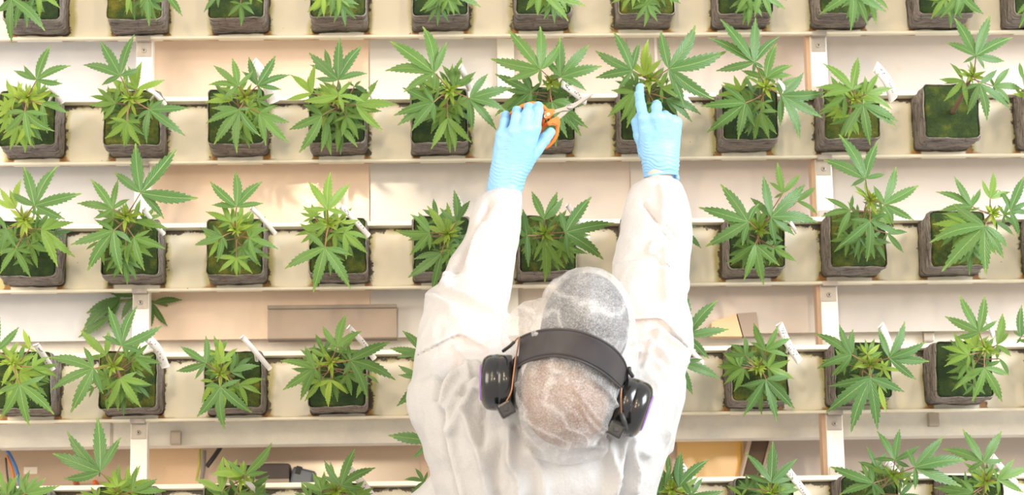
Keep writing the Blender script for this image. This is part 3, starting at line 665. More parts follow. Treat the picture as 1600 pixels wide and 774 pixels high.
def plant(r, c, gx, gy, leaves, label, fill=6, ftone=.55, seed=0, shoot=1., stemtone=0):
    rg = random.Random(r*31+c*7+seed); X, Y = pot_pos(r, c)
    t = thing('cannabis_plant', label, 'plant', (X, Y, Z(-.096)), 'young cannabis plants in square blocks')
    q = rg.randrange(6)
    for nm, me in (('block', WM[q]), ('moss', MM[(q+3) % 6])):
        o = bpy.data.objects.new(nm, me); COL.objects.link(o); o.parent = t; o.location = (0, 0, .096); o.rotation_euler.z = 0 if nm == 'block' else rg.choice((0, math.pi/2, math.pi)); o['tone'] = 0.
    G = un(gx, gy, .095)
    B = Vector((X+rg.uniform(-.008, .008), Y+rg.uniform(-.008, .006), Z(-.003)))
    if (r, c) == (1, 9): B = un(1488, 176, 0)
    # keep the stem from leaning out of its block by more than it can
    mid = B.lerp(G, .5)+Vector((rg.uniform(-.004, .004), rg.uniform(-.004, .004), 0)); SP = smoothline([B, mid, G], 5)
    kk = 1.5 if (r, c) == (1, 9) else 1.; V, F = tube_vf(SP, [kk*(.0030-.0014*i/(len(SP)-1)) for i in range(len(SP))], 8); mesh('stem', V, F, MAT['woody'] if kk > 1 else MAT['stem'], t)
    def onstem(z):
        z = max(0.02, min(.093, z)); best = min(SP, key=lambda p: abs(p.z-Z(z))); return best
    for i, (cx, cy, tone, tips) in enumerate(leaves):
        zc = max(.045, .150-.017*i) if len(leaves) > 1 else .12
        C = un(cx, cy, zc); TT = []
        for tx, ty in tips:
            L = math.hypot(tx-cx, ty-cy)*mpp(zc); TT.append(un(tx, ty, zc-.006-L*rg.uniform(.05, .28)))
        lf = make_leaf(C, TT, tone, t, rg); petiole(lf, onstem(zc-.03), C, .00095, rg)
    if fill: fill += 4
    for k in range(fill):
        a = rg.uniform(0, 6.28) if k else 4.7; z = .035+.045*(k/fill)+rg.uniform(-.006, .006); s0 = onstem(z-.012); R_ = rg.uniform(.012, .034)
        C = Vector((s0.x+math.cos(a)*R_, s0.y+math.sin(a)*R_, Z(z))); n = rg.choice((5, 5, 7)); L0 = rg.uniform(.024, .042)
        TT = []
        for j in range(n):
            f = (j-(n-1)/2)/((n-1)/2); aa = a+f*1.75+rg.uniform(-.08, .08); L = L0*(1-.45*abs(f)**1.3); TT.append(C+Vector((math.cos(aa)*L, math.sin(aa)*L, -L*rg.uniform(.1, .45))))
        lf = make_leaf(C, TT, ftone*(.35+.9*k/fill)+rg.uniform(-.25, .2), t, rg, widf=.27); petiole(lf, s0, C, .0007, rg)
    # growing shoot: a tuft of small young leaflets
    V, F, UV = [], [], []
    for j in range(int(15*shoot)):
        a = j*2.4+rg.uniform(-.3, .3); e = .25+.9*(j/15); L = rg.uniform(.013, .030)*(1.15-.4*j/15); c0 = G+Vector((0, 0, -.006+.012*j/15))
        leaflet(V, F, UV, c0, c0+Vector((math.cos(a)*math.cos(e)*L, math.sin(a)*math.cos(e)*L, math.sin(e)*L)), L*.24, L*.08, rg.uniform(-.4, .4), rg, fold=.3)
    o = mesh('shoot', V, F, MAT['leaf'], t, True, UV); o['tone'] = 1.0-.15*rg.random()
def parse(x0, y0, s, txt):
    out = []
    for ln in txt.strip().split('\n'):
        h, tp = ln.split('|'); h = h.split(); v = [float(q) for q in tp.split()]
        out.append((x0+float(h[0])/s, y0+float(h[1])/s, float(h[2]), [(x0+v[i]/s, y0+v[i+1]/s) for i in range(0, len(v), 2)]))
    return out
for (r, c, x0, y0, s, gx, gy, fill, ftone, lab, txt) in PLANTS:
    plant(r, c, x0+gx/s, y0+gy/s, parse(x0, y0, s, txt), lab, fill, ftone)
# loose wilted shoot lying on the tray
t = thing('cut_shoot', 'cut leafy shoot lying on the tray beneath the left support bar, out of focus', 'leaf', un(205, 480, -.165))
rg = random.Random(4)
lf = make_leaf(un(238, 474, -.145), [un(285, 469, -.16), un(262, 510, -.16), un(232, 520, -.162), un(205, 455, -.16)], -.3, t, rg, widf=.3)
for (a, b) in (((188, 466), [(135, 490), (128, 520), (170, 500), (178, 452)]), ((215, 462), [(165, 455), (190, 500), (240, 455)]), ((170, 495), [(122, 528), (150, 480), (180, 520)])):
    make_leaf(un(*a, -.15), [un(*q, -.163) for q in b], -.15, t, rg, widf=.3)
tube('stalk', [un(150, 500, -.165), un(190, 470, -.16), un(225, 468, -.16), un(262, 478, -.163)], .0022, MAT['stem'], t)

# ------------------------------------------------------------------ plant labels stuck in the blocks
def strip(name, pts, wid, mat, parent, th=.0007):
    P = smoothline(pts, 5); V, F = [], []
    for i, p in enumerate(P):
        d = (P[min(i+1, len(P)-1)]-P[max(i-1, 0)]).normalized(); s = d.cross(Vector((0,0,1)))
        s = s.normalized() if s.length > .05 else Vector((1,0,0)); u = s.cross(d)
        for a, b in ((-1, 1), (-.33, 1.), (.33, 1.), (1, 1), (1, -1), (-1, -1)): V.append(p + s*a*wid/2 + u*b*th + u*(.0012 if abs(a) < .5 else 0))
    n = 6
    for i in range(len(P)-1):
        for k in range(n): F.append((i*n+k, i*n+(k+1) % n, (i+1)*n+(k+1) % n, (i+1)*n+k))
    F.append(tuple(range(n))); F.append(tuple(range((len(P)-1)*n, len(P)*n))[::-1]); return mesh(name, V, F, mat, parent)
LB = [  # pts in pixels, width mm, leg pixels, text marks, words
((72,133),(85,143),(98,160),9,(77,158),0,'thin white label with a folded leg in the leftmost block, second row'),
((228,138),(243,147),(258,164),9,(236,156),0,'thin white label between leaf stalks, below the left bracket of the second row'),
((395,97),(412,120),(428,160),20,None,0,'crinkled white paper label behind the third plant of the second row'),
((574,140),(579,150),(584,162),8,None,0,'white label almost hidden by the densest plant, second row'),
((719,103),(726,118),(735,140),12,None,0,'white label showing a corner behind the tall plant, second row'),
((878,131),(896,144),(915,160),13,(888,152),4,'marked white label behind the scissors blades'),
((1063,147),(1074,156),(1082,166),11,None,0,'white label by the pointing hand, second row'),
((1213,125),(1226,139),(1241,152),12,None,0,'small white label behind the plant left of the right support bar, second row'),
((1368,104),(1386,126),(1396,156),20,None,5,'large crumpled white label with black marks, second row'),
((1512,98),(1517,108),(1522,118),8,None,0,'tiny white label under the leggy plant, second row'),
((224,326),(240,348),(256,366),8,None,0,'white label under the bluish fan leaf, third row'),
((392,324),(409,341),(430,365),8,(406,354),0,'narrow white label with a leg at the right corner of the third block, third row'),
((532,322),(552,342),(576,369),10,None,3,'straight white label lying across the fourth block, third row'),
((715,310),(720,322),(724,335),10,None,0,'white label tip beside the left sleeve, third row'),
((886,320),(901,342),(919,372),9,None,0,'white label behind the plant between the sleeves, third row'),
((1232,345),(1238,352),(1244,362),10,None,0,'white label right of the large-leaved plant, third row'),
((56,538),(68,556),(82,578),11,None,3,'white label beside the yellowed leaf, fourth row leftmost'),
((230,528),(246,545),(259,574),15,(224,552),3,'wide folded paper label at the right corner of the second block, fourth row'),
((378,526),(399,550),(422,577),9,(401,564),0,'curved white label standing over dark moss, fourth row'),
((544,511),(564,532),(585,561),10,None,4,'white label leaning over the right rear corner, fourth row'),
((1078,546),(1087,556),(1098,568),10,None,0,'white label end right of the coat, fourth row'),
((1217,506),(1231,537),(1249,565),14,(1229,550),5,'white label with scribbled marks behind the star-shaped plant'),
((1376,508),(1386,530),(1393,556),14,None,0,'white label between two fan leaves beside the right support bar, fourth row'),
((1538,492),(1546,508),(1552,524),12,None,0,'white label behind the full plant near the right edge, fourth row'),
((380,748),(393,760),(406,778),9,None,0,'white label in the lowest row, third block from left'),
((545,733),(563,752),(583,778),14,None,3,'tilted white label in the lowest row, fourth block from left'),
((1060,722),(1076,742),(1092,760),11,None,3,'white label beside the coat in the lowest row'),
((1229,733),(1246,755),(1266,780),13,None,4,'white label with small marks right of the orange-lit gap, lowest row'),
((1386,722),(1400,738),(1414,758),13,None,2,'white label among blue-green leaves, lowest row'),
((1550,713),(1568,735),(1588,756),11,None,3,'white label in the bottom right block'),
]
for i, (a, b, c, wd, leg, marks, words) in enumerate(LB):
    top, md, bt = un(*a, .105), un(*b, .062), un(*c, .012)
    t = thing('plant_label', words, 'plant label', bt, 'white plant labels in the blocks')
    strip('blade', [top, md, bt], wd*.00092, MAT['paper'], t)
    if leg: strip('leg', [md, un(leg[0], leg[1], .002)], .0055, MAT['paper'], t)
    rr = random.Random(i); d = (bt-top).normalized(); s = d.cross(Vector((0,0,1))).normalized(); u = s.cross(d)
    if marks:
        bm = bmesh.new()
        for k in range(marks*3):
            p = top.lerp(md, .25+.7*(k/(marks*3))) if k < marks*1.5 else md.lerp(bt, .7*(k-marks*1.5)/(marks*1.5)); p = p + s*rr.uniform(-.25, .25)*wd*.00092 + u*.0029
            M = Matrix.Translation(p) @ Matrix((s, d, u)).transposed().to_4x4() @ Matrix.Rotation(rr.uniform(-.6, .6), 4, 'Z')
            box(bm, -.0010, .0010, -.00025, .00025, -.0006, .0004, M=M)
        bmobj('writing', bm, MAT['ink'], t)
# ------------------------------------------------------------------ things under the bench
zc = -.30
def px_box(name, label, cat, x0, y0, x1, y1, z, h, mat, bev=.003, extra=None):
    a, b = un(x0, y1, z), un(x1, y0, z); t = thing(name, label, cat, ((a.x+b.x)/2, (a.y+b.y)/2, Z(z-h)))
    bobj('body', (a.x, b.x, a.y, b.y, Z(z-h), Z(z)), mat, t, bev); return t, a, b
m_box = plain('grey_painted_steel', srgb(172, 154, 138), .6, 0, 20, .12)
t, a, b = px_box('metal_duct', 'long grey-tan metal duct lying on the tray in the third gap, left of the coat', 'duct', 418, 478, 620, 530, -.145, .024, m_box, .003)
bobj('flange', (a.x, b.x, b.y-.004, b.y+.002, Z(-.150), Z(-.138)), plain('duct_flange', srgb(150, 138, 126), .5), t, .001)
bobj('flange', (a.x, b.x, a.y-.002, a.y+.004, Z(-.172), Z(-.146)), plain('duct_foot', srgb(120, 106, 94), .6), t, .001)
# lower shelf in the lowest gap
ls = thing('lower_shelf', 'tan sheet shelf under the lowest gap with differing panels', 'shelf', (0, -.85, Z(-0.380)))
for xa, xb, ca in ((-1.5, -.93, (236, 208, 176)), (-.93, -.655, (206, 184, 160)), (-.655, -.56, (246, 214, 176)), (-.56, -.20, (212, 192, 170)), (-.20, .215, (224, 194, 172)), (.215, .345, (214, 196, 184)), (.345, 1.4, (204, 194, 186))):
    a_, b_ = xa*1.09, xb*1.09; cb = tuple(max(0, q-14) for q in ca)
    bobj('sheet', (a_+.001, b_-.001, -1.03, -.60, Z(-0.384), Z(-0.380)), mat_sheet('shelf_tint', srgb(*ca), srgb(*cb), .12), ls)
pl = un(1062, 745, -0.340); ph = un(1165, 690, -0.340)  # added sheet and edge strip, coloured orange to paint in a lamp reflection
t = thing('lamp_glow_sheet', 'added sheet painted orange as a lamp reflection in the lowest gap, right of the coat', 'sheet', ((pl.x+ph.x)/2, (pl.y+ph.y)/2, Z(-0.378)))
bobj('panel', (pl.x, ph.x, pl.y-.03, ph.y+.03, Z(-0.377), Z(-0.370)), plain('painted_lamp_glow', srgb(255, 212, 140), .2, 0, 4, .15), t, .002)
bobj('edge_strip', (ph.x-.012, ph.x-.006, pl.y-.03, ph.y+.03, Z(-0.370), Z(-0.366)), plain('painted_glow_edge', srgb(255, 204, 96), .3), t, .001)
for (nm, lab, q, z, wd, mt) in (('steel_post', 'dark brown leaning post in the lowest gap, beside the painted orange glow', ((1190, 682), (1172, 752)), -0.320, .030, 'post'), ('post_trim', '', None, 0, 0, '')):
    if not q: continue
    p0, p1 = un(*q[0], z), un(*q[1], z); t = thing(nm, lab, 'post', p1); d = (p1-p0).normalized(); M = Matrix.Translation((p0+p1)/2) @ Matrix.Rotation(math.atan2(d.y, d.x)+math.pi/2, 4, 'Z')
    L = (p1-p0).length/2; bobj('channel', (-wd/2, wd/2, -L, L, -.03, 0), plain('brown_steel', srgb(96, 76, 58), .5), t, .002, M); bobj('side_flange', (-wd/2-.004, -wd/2, -L, L+.004, -.03, .004), plain('pale_flange', srgb(206, 190, 176), .5), t, .001, M); bobj('side_flange', (wd/2, wd/2+.004, -L, L+.004, -.03, .004), plain('tan_flange', srgb(190, 170, 150), .5), t, .001, M)
t = thing('timber_offcut', 'pale orange-tan offcut in the third gap right of the coat, blurred', 'offcut', un(1150, 520, -.16))
for nm, cc, P in (('pale_face', (250, 206, 160), ((1112, 504), (1150, 490), (1160, 526), (1112, 526))), ('grey_face', (176, 156, 140), ((1152, 490), (1182, 488), (1188, 526), (1162, 526)))):
    bm = bmesh.new(); top = [bm.verts.new(un(*q, -.146)) for q in P]; bot = [bm.verts.new(v.co-Vector((0,0,.024))) for v in top]; bm.faces.new(top)
    for k in range(4): bm.faces.new((top[k], bot[k], bot[(k+1) % 4], top[(k+1) % 4]))
    bm.faces.new(bot[::-1]); bmobj(nm, bm, plain(nm, srgb(*cc), .6), t)
ct, a, b = px_box('control_box', 'dark control box with a bluish end cap in the lowest gap, left of centre', 'box', 398, 724, 452, 760, -0.320, .055, plain('dark_box', srgb(82, 74, 72), .5), .004)
M = Matrix.Translation((b.x+.008, (a.y+b.y)/2-.004, Z(-0.348))) @ Matrix.Rotation(-.25, 4, 'Z')
bobj('end_cap', (-.005, .034, -.022, .018, -.028, .026), plain('blue_grey_cap', srgb(88, 100, 118), .3), ct, .004, M); bobj('notch', (0, .010, .006, .020, .01, .029), MAT['rubber'], ct, .001, M)
bobj('side_face', (a.x, b.x, a.y-.004, a.y+.012, Z(-0.370), Z(-0.317)), plain('tan_box_side', srgb(178, 164, 148), .5), ct, .002)
bobj('lead', (a.x-.055, a.x, b.y-.012, b.y-.002, Z(-0.342), Z(-0.326)), MAT['rubber'], ct, .002)
def cable(lab, pts, r, col, z=-0.320): o = tube('cable', smoothline([un(*p, z) for p in pts], 6), r, plain('cable_sheath', srgb(*col), .35), None, 8); tag(o, lab, 'cable'); return o
cable('bright blue cable in the bottom left gap', ((8, 700), (18, 716), (28, 742), (32, 775)), .0030, (58, 122, 196))
cable('orange cable beside the blue one', ((11, 712), (20, 738), (26, 775)), .0026, (232, 138, 70), -0.330)
cable('black cable left of the orange one', ((9, 716), (11, 740), (16, 775)), .0018, (60, 50, 46), -0.330)
cable('yellow-green cable in the lowest gap near the slanted black rod', ((313, 702), (311, 730), (307, 752)), .0022, (178, 176, 60))
cable('grey cable next to the yellow-green one', ((319, 704), (318, 730), (314, 756)), .0040, (150, 144, 140), -0.335)
cable('slanted black rod in the lowest gap', ((348, 694), (336, 712), (323, 730)), .0042, (44, 42, 42))
o = bobj('sticker', (*(lambda a, b: (a.x, b.x, a.y, b.y))(un(37, 741, -0.377), un(58, 730, -0.377)), Z(-.5), Z(-0.378)), MAT['bar']); tag(o, 'small blank pale sticker on the tan shelf, bottom left', 'sticker')
for (x, y), cl, lb in (((118, 755), (170, 84, 50), 'small rust-red cap in the bottom left gap'), ((148, 754), (226, 110, 50), 'small orange cap in the bottom left gap')):
    p = un(x, y, -0.350); V, F = tube_vf([p-Vector((0,0,.02)), p, p+Vector((0,0,.003))], [.0045, .0045, .003], 10); o = mesh('end_fitting', V, F, plain('fitting', srgb(*cl), .4)); tag(o, lb, 'fitting')

# ------------------------------------------------------------------ implicit-surface tools for cloth and gloves
import openvdb
def grid(lo, hi, h):
    ax = [np.arange(lo[i], hi[i], h, dtype=np.float32) for i in range(3)]
    return ax, ax[0][:, None, None], ax[1][None, :, None], ax[2][None, None, :]
def smin(a, b, k):
    hh = np.clip(.5+.5*(b-a)/k, 0, 1); return b*(1-hh)+a*hh-k*hh*(1-hh)
def capsule(X, Y, Zg, a, b, ra, rb, fz=1.):
    ab = np.array(b)-np.array(a); L2 = float((ab**2).sum()) or 1e-9
    px, py, pz = X-a[0], Y-a[1], (Zg-a[2]); t = np.clip((px*ab[0]+py*ab[1]+pz*ab[2])/L2, 0, 1)
    return np.sqrt((px-ab[0]*t)**2+(py-ab[1]*t)**2+((pz-ab[2]*t)*fz)**2)-(ra+(rb-ra)*t)
def ellipsoid(X, Y, Zg, c, r, rot=0.):
    dx, dy, dz = X-c[0], Y-c[1], Zg-c[2]; cs, sn = math.cos(rot), math.sin(rot)
    u, v = dx*cs+dy*sn, -dx*sn+dy*cs; k = np.sqrt((u/r[0])**2+(v/r[1])**2+(dz/r[2])**2); return (k-1)*min(r)
def polygonise(name, D, ax, h, mat, parent=None, disp=None, smooth_it=1):
    g = openvdb.FloatGrid(); g.copyFromArray(D.astype(np.float32)); pts, quads = g.convertToQuads(0.)
    V = pts*h + np.array([a[0] for a in ax]); me = bpy.data.meshes.new(name); me.from_pydata(V.tolist(), [], quads.tolist()); me.update()
    bm = bmesh.new(); bm.from_mesh(me); bmesh.ops.recalc_face_normals(bm, faces=bm.faces)
    for _ in range(smooth_it): bmesh.ops.smooth_vert(bm, verts=bm.verts, factor=.5, use_axis_x=True, use_axis_y=True, use_axis_z=True)
    bm.to_mesh(me); bm.free(); me.update()
    if disp is not None:
        n = len(me.vertices); co = np.empty(n*3, np.float32); me.vertices.foreach_get('co', co); co = co.reshape(-1, 3); nr = np.empty(n*3, np.float32); me.vertices.foreach_get('normal', nr); nr = nr.reshape(-1, 3)
        co = co + nr*disp(co, nr)[:, None]; me.vertices.foreach_set('co', co.astype(np.float32).ravel()); me.update()
    me.materials.append(mat); me.polygons.foreach_set('use_smooth', [True]*len(me.polygons))
    o = bpy.data.objects.new(name, me); COL.objects.link(o)
    if parent: o.parent = parent; o.matrix_parent_inverse = Matrix.Translation(-parent.location)
    return o
def seg_dist(co, P):
    """distance and side of points to a polyline in plan"""
    best = np.full(len(co), 1e9); sd = np.zeros(len(co)); 
    for a, b in zip(P[:-1], P[1:]):
        ab = np.array([b.x-a.x, b.y-a.y]); L2 = (ab**2).sum(); p = co[:, :2]-np.array([a.x, a.y]); t = np.clip((p@ab)/L2, 0, 1); q = p-t[:, None]*ab; d = np.hypot(q[:, 0], q[:, 1])
        cr = np.sign(ab[0]*p[:, 1]-ab[1]*p[:, 0]); m = d < best; best[m] = d[m]; sd[m] = (d*cr)[m]
    return best, sd

# ------------------------------------------------------------------ the person: body
def S(px, py, z): v = un(px, py, z); return v
LH = dict(wr=S(788,296,.165), f=[ # mcp, pip, dip, tip for little, ring, middle, index
    [S(784,212,.195), S(789,190,.190), S(790,180,.165), S(795,190,.143)], [S(802,206,.205), S(807,182,.200), S(808,173,.175), S(811,184,.147)],
    [S(820,202,.208), S(824,177,.203), S(826,168,.178), S(829,180,.150)], [S(836,200,.202), S(841,173,.196), S(841,166,.176), S(842,176,.150)]],
    th=[S(818,258,.172), S(838,234,.170), S(850,218,.166), S(860,207,.160)])
RH = dict(wr=S(1032,272,.160), f=[
    [S(1056,192,.185), S(1052,187,.160), S(1048,196,.137), S(1043,206,.128)], [S(1042,186,.195), S(1039,181,.170), S(1036,188,.142), S(1033,198,.130)],
    [S(1026,184,.200), S(1026,168,.183), S(1026,164,.155), S(1025,176,.135)], [S(1006,186,.193), S(1001,164,.176), S(999,148,.153), S(1000,136,.135)]],
    th=[S(1010,235,.165), S(1000,212,.158), S(996,192,.146), S(1003,178,.132)])
HIP = Vector((-.045, -1.22, Z(-.02))); CH = Vector((-.045, -.80, Z(.36))); NK = S(885, 668, .45); HD = S(893, 600, .545)
def body_mesh():
    V, E, R = [], [], []
    def add(p, r, par=None): V.append(Vector(p)); R.append(r); 
    def vtx(p, r, par):
        V.append(Vector(p)); R.append(r if hasattr(r, '__len__') else (r, r))
        if par is not None: E.append((par, len(V)-1))
        return len(V)-1
    hip = vtx(HIP, (.13, .10), None); w1 = vtx(HIP.lerp(CH, .5), (.12, .09), hip); ch = vtx(CH, (.13, .095), w1); up = vtx(S(862, 650, .40), (.10, .08), ch)
    nk = vtx(NK, .052, up); h1 = vtx(S(888, 625, .52), (.064, .07), nk); h2 = vtx(S(900, 545, .56), (.066, .078), h1); nose = vtx(S(905, 490, .49), .022, h2)
    for sx, sh, el, H in ((-1, S(745, 598, .36), S(724, 500, .25), LH), (1, S(1000, 600, .36), S(1016, 480, .245), RH)):
        a = vtx(sh, .046, up); b = vtx(el, .034, a); c = vtx(Vector(el).lerp(H['wr'], .45), .031, b); rw = .0185 if H is LH else .0222; c = vtx(Vector(el).lerp(H['wr'], .86), rw*1.08, c); d = vtx(H['wr'], rw*.9, c)
        pm = vtx(H['wr'].lerp((H['f'][1][0]+H['f'][2][0])/2, .55)-Vector((0,0,.006)), (.022, .011), d)
        for f in H['f']:
            q = pm
            for k, p in enumerate(f): q = vtx(p, (.0062, .0058, .0052, .0045)[k], q)
        q = d
        for k, p in enumerate(H['th']): q = vtx(p, (.009, .0068, .006, .0052)[k], q)
    for sx in (-1, 1):
        k = vtx(HIP+Vector((sx*.095, -.02, -.40)), .062, vtx(HIP+Vector((sx*.09, -.01, -.08)), .082, hip)); vtx(HIP+Vector((sx*.10, .11, -.905)), (.035, .03), vtx(HIP+Vector((sx*.10, -.02, -.85)), .042, k))
    me = bpy.data.meshes.new('b'); me.from_pydata(V, E, []); o = bpy.data.objects.new('b', me); COL.objects.link(o)
    m = o.modifiers.new('s', 'SKIN'); m.use_smooth_shade = True
    for i, r in enumerate(R): me.skin_vertices[0].data[i].radius = r; me.skin_vertices[0].data[i].use_root = (i == 0)
    o.modifiers.new('u', 'SUBSURF').levels = 2
    dg = bpy.context.evaluated_depsgraph_get(); ev = o.evaluated_get(dg); m2 = bpy.data.meshes.new_from_object(ev); bpy.data.objects.remove(o); return m2
me = body_mesh(); me.materials.clear(); me.materials.append(MAT['skin'])
person = bpy.data.objects.new('person', me); COL.objects.link(person)
tag(person, 'person in white coat and hair bonnet bending forward with both arms outstretched', 'person')

# ------------------------------------------------------------------ coat
h = .0036
ax, X, Y, Zg = grid((-.34, -1.36, Z(-.22)), (.235, -.345, Z(.60)), h)
def PLx(z, *p): return [un(p[i], p[i+1], z) for i in range(0, len(p), 2)]
def loft(rows, k=2.3):
    ys, cx, a, cz, b = [], [], [], [], []
    for py, L, R_, z, bf in rows:
        p, q = un(L, py, z), un(R_, py, z); ys.append((p.y+q.y)/2); cx.append((p.x+q.x)/2); a.append((q.x-p.x)/2); cz.append(Z(z)); b.append(bf)
    o = np.argsort(ys); ys = np.array(ys)[o]; f = lambda v: np.interp(ax[1], ys, np.array(v)[o]).astype(np.float32)[None, :, None]
    A, B = f(a), f(b); d = ((np.abs((X-f(cx))/A)**k+np.abs((Zg-f(cz))/B)**k)**(1/k)-1)*np.minimum(A, B)
    e = np.maximum(ys[0]-ax[1], ax[1]-ys[-1]).astype(np.float32)[None, :, None]; return np.maximum(d, e)
sl = loft([(299,766,810,.172,.017),(302,758,814,.174,.024),(310,750,815,.177,.031),(325,741,816,.183,.034),(350,732,813,.195,.037),(375,721,808,.205,.040),(400,709,804,.218,.043),(425,697,800,.23,.047),(448,683,797,.242,.050),(462,668,794,.25,.054),
    (480,664,791,.262,.056),(500,660,790,.275,.058),(530,655,793,.295,.062),(560,650,800,.315,.066),(590,645,810,.335,.07),(620,645,820,.35,.07),(660,656,820,.36,.06),(700,690,800,.36,.03)])
sr = loft([(282,1006,1054,.172,.018),(284,998,1060,.174,.026),(291,987,1065,.178,.033),(310,979,1071,.187,.038),(340,974,1077,.2,.042),(370,969,1079,.213,.045),(400,962,1078,.226,.048),(430,957,1076,.24,.050),(455,955,1072,.252,.052),(475,957,1068,.262,.054),
    (500,965,1076,.275,.058),(530,960,1079,.295,.062),(550,950,1079,.308,.066),(575,935,1072,.325,.07),(600,925,1062,.34,.07),(640,920,1056,.355,.06),(700,930,1040,.36,.03)])
to = loft([(548,760,970,.35,.05),(575,700,1035,.36,.085),(600,655,1058,.37,.105),(640,648,1056,.38,.12),(680,659,1048,.385,.128),(720,669,1040,.385,.13),(745,678,1034,.38,.13),(775,682,1026,.375,.13),(830,682,1022,.355,.13),(900,676,1022,.31,.13),(980,670,1020,.25,.135),(1060,668,1020,.17,.14),(1130,680,1010,.08,.14)], 2.4)
fl = loft([(742,676,700,.36,.02),(750,668,720,.355,.04),(762,655,740,.35,.05),(776,641,760,.34,.055),(800,618,780,.33,.06),(860,600,780,.29,.06),(940,610,780,.22,.05)], 2.2)
polygonise('shirt', to[::2, ::2, ::2]+.010, [a[::2] for a in ax], h*2, MAT['shirt'], person)
hl, hr = PLx(.33, 650,558, 668,551, 718,527, 745,541, 765,549, 800,553), PLx(.33, 950,505, 992,502, 1030,501, 1050,524, 1066,540, 1090,566)
def layer(s, P):
    yh = np.interp(ax[0], [p.x for p in P], [p.y for p in P]).astype(np.float32)[:, None, None]
    return np.maximum(np.maximum(np.roll(s, 3, axis=2), yh-Y), Y-yh-.10)
ll, lr = layer(sl, hl), layer(sr, hr)
sl, sr = smin(sl, np.maximum(ll, Y*0-1), .002), smin(sr, lr, .002)
D = smin(smin(sl+.0, to, .030), ll, .001); D = smin(smin(D, sr, .030), lr, .001); D = smin(D, fl, .004)
sk = ellipsoid(X, Y, Zg, (-.045, -1.21, Z(-.10)), (.215, .145, .26)); D = smin(D, sk, .05)
def PL(z, *p): return [un(p[i], p[i+1], z) for i in range(0, len(p), 2)]
FO = [ # (polyline, height m, width m)
 (PL(.48, 730,650, 740,685, 752,714, 762,760, 764,790), .008, .008), (PL(.48, 797,678, 796,723, 811,754, 806,790), .010, .007), (PL(.48, 695,649, 697,697, 716,774), -.007, .006), (PL(.48, 704,640, 706,690, 726,774), .006, .006),
 (PL(.47, 756,640, 754,668, 752,699), -.006, .006), (PL(.45, 709,678, 728,643, 740,620), .007, .006), (PL(.48, 785,700, 770,740, 775,780), -.006, .009), (PL(.48, 827,712, 845,740, 850,790), .006, .008),
 (PL(.46, 969,690, 964,723, 955,756, 952,790), .009, .006), (PL(.46, 978,694, 990,742, 985,768), .010, .006), (PL(.46, 945,697, 955,745, 945,775), .007, .006), (PL(.46, 976,687, 990,705, 1007,712), .007, .006), (PL(.46, 983,700, 975,735, 972,780), -.006, .006),
 (PL(.42, 716,563, 690,588, 684,626), -.007, .006), (PL(.43, 748,574, 717,585, 700,608, 694,640), .007, .006), (PL(.43, 745,600, 722,612, 708,640), .005, .006), (PL(.43, 710,532, 730,568, 733,595), .003, .003), (PL(.43, 752,585, 735,600, 722,622), -.005, .005),
 (PL(.42, 1037,509, 1032,525, 1018,544, 1004,580), .004, .003), (PL(.42, 1000,537, 1028,544, 1046,572), .008, .006), (PL(.42, 1032,509, 1060,530, 1075,560), .005, .006), (PL(.42, 1000,560, 1022,574, 1034,600), .006, .006), (PL(.42, 1010,600, 1030,630, 1034,680), .005, .008), (PL(.42, 1042,590, 1048,630, 1040,690), .004, .007),
 (PL(.24, 764,314, 750,345, 733,376, 722,412, 708,432), -.007, .007), (PL(.24, 752,345, 738,380, 730,420), .005, .005), (PL(.24, 797,300, 800,330, 797,350, 790,380), -.004, .005), (PL(.24, 785,402, 780,440, 776,470), .004, .007), (PL(.25, 706,432, 700,445, 696,458), .007, .006),
 (PL(.24, 1007,318, 1028,350, 1046,393), -.005, .004), (PL(.24, 1034,290, 1037,320, 1032,350), .005, .005), (PL(.24, 1038,352, 1056,374, 1072,396), -.004, .004), (PL(.24, 1035,375, 1045,393, 1048,400), .004, .004), (PL(.25, 1018,385, 1012,402, 1025,410), .004, .004), (PL(.25, 1060,380, 1062,420, 1066,460), .004, .006), (PL(.25, 1036,400, 1034,440, 1034,480), .006, .006),
 (PL(.27, 700,463, 728,478, 762,500, 790,512), .008, .008), (PL(.27, 668,464, 690,480, 704,492), .006, .008)]
ST = []
from mathutils import noise as mn
def wr(co, nr):
    out = np.zeros(len(co)); up = np.clip((nr[:, 2]-.05)*2.2, 0, 1)
    for P, hh, ww in FO:
        P = smoothline([Vector((p.x, p.y, 0)) for p in P], 3); xs = [p.x for p in P]; ys = [p.y for p in P]
        m = (co[:, 0] > min(xs)-.03) & (co[:, 0] < max(xs)+.03) & (co[:, 1] > min(ys)-.03) & (co[:, 1] < max(ys)+.03) & (nr[:, 2] > -.15)
        if m.any(): d, _ = seg_dist(co[m], P); out[m] += 1.9*hh*np.exp(-(np.abs(d/(ww*.85))**1.5))*up[m]
    for P, hh, ww, reach in ST:
        P = [Vector((p.x, p.y, 0)) for p in P]; m = (co[:, 1] > min(p.y for p in P)-.08) & (co[:, 1] < max(p.y for p in P)+.08) & (co[:, 0] > P[0].x-.01) & (co[:, 0] < P[-1].x+.01) & (nr[:, 2] > -.1)
        d, sd = seg_dist(co[m], P); out[m] += np.where(sd > 0, hh*(1-np.exp(-np.maximum(sd, 0)/ww))*np.exp(-(np.maximum(sd, 0)/reach)**2), -.002*np.exp(-(d/.006)**2))*up[m]
    for i in range(len(co)):
        x, y, z = float(co[i, 0]), float(co[i, 1]), float(co[i, 2])
        v = mn.noise((x*16, y*7, z*9)); v2 = mn.noise((x*34+7, y*16, z*20)); out[i] += (.0045*(1-2*abs(v))-.0022)*.8+.0020*(1-2.4*abs(v2))
    return out
coat = polygonise('coat', D, ax, h, MAT['coat'], person, wr)
coat['label'] = 'white thin nonwoven coat with wide sleeves'
del D, sl, sr, to, fl, sk
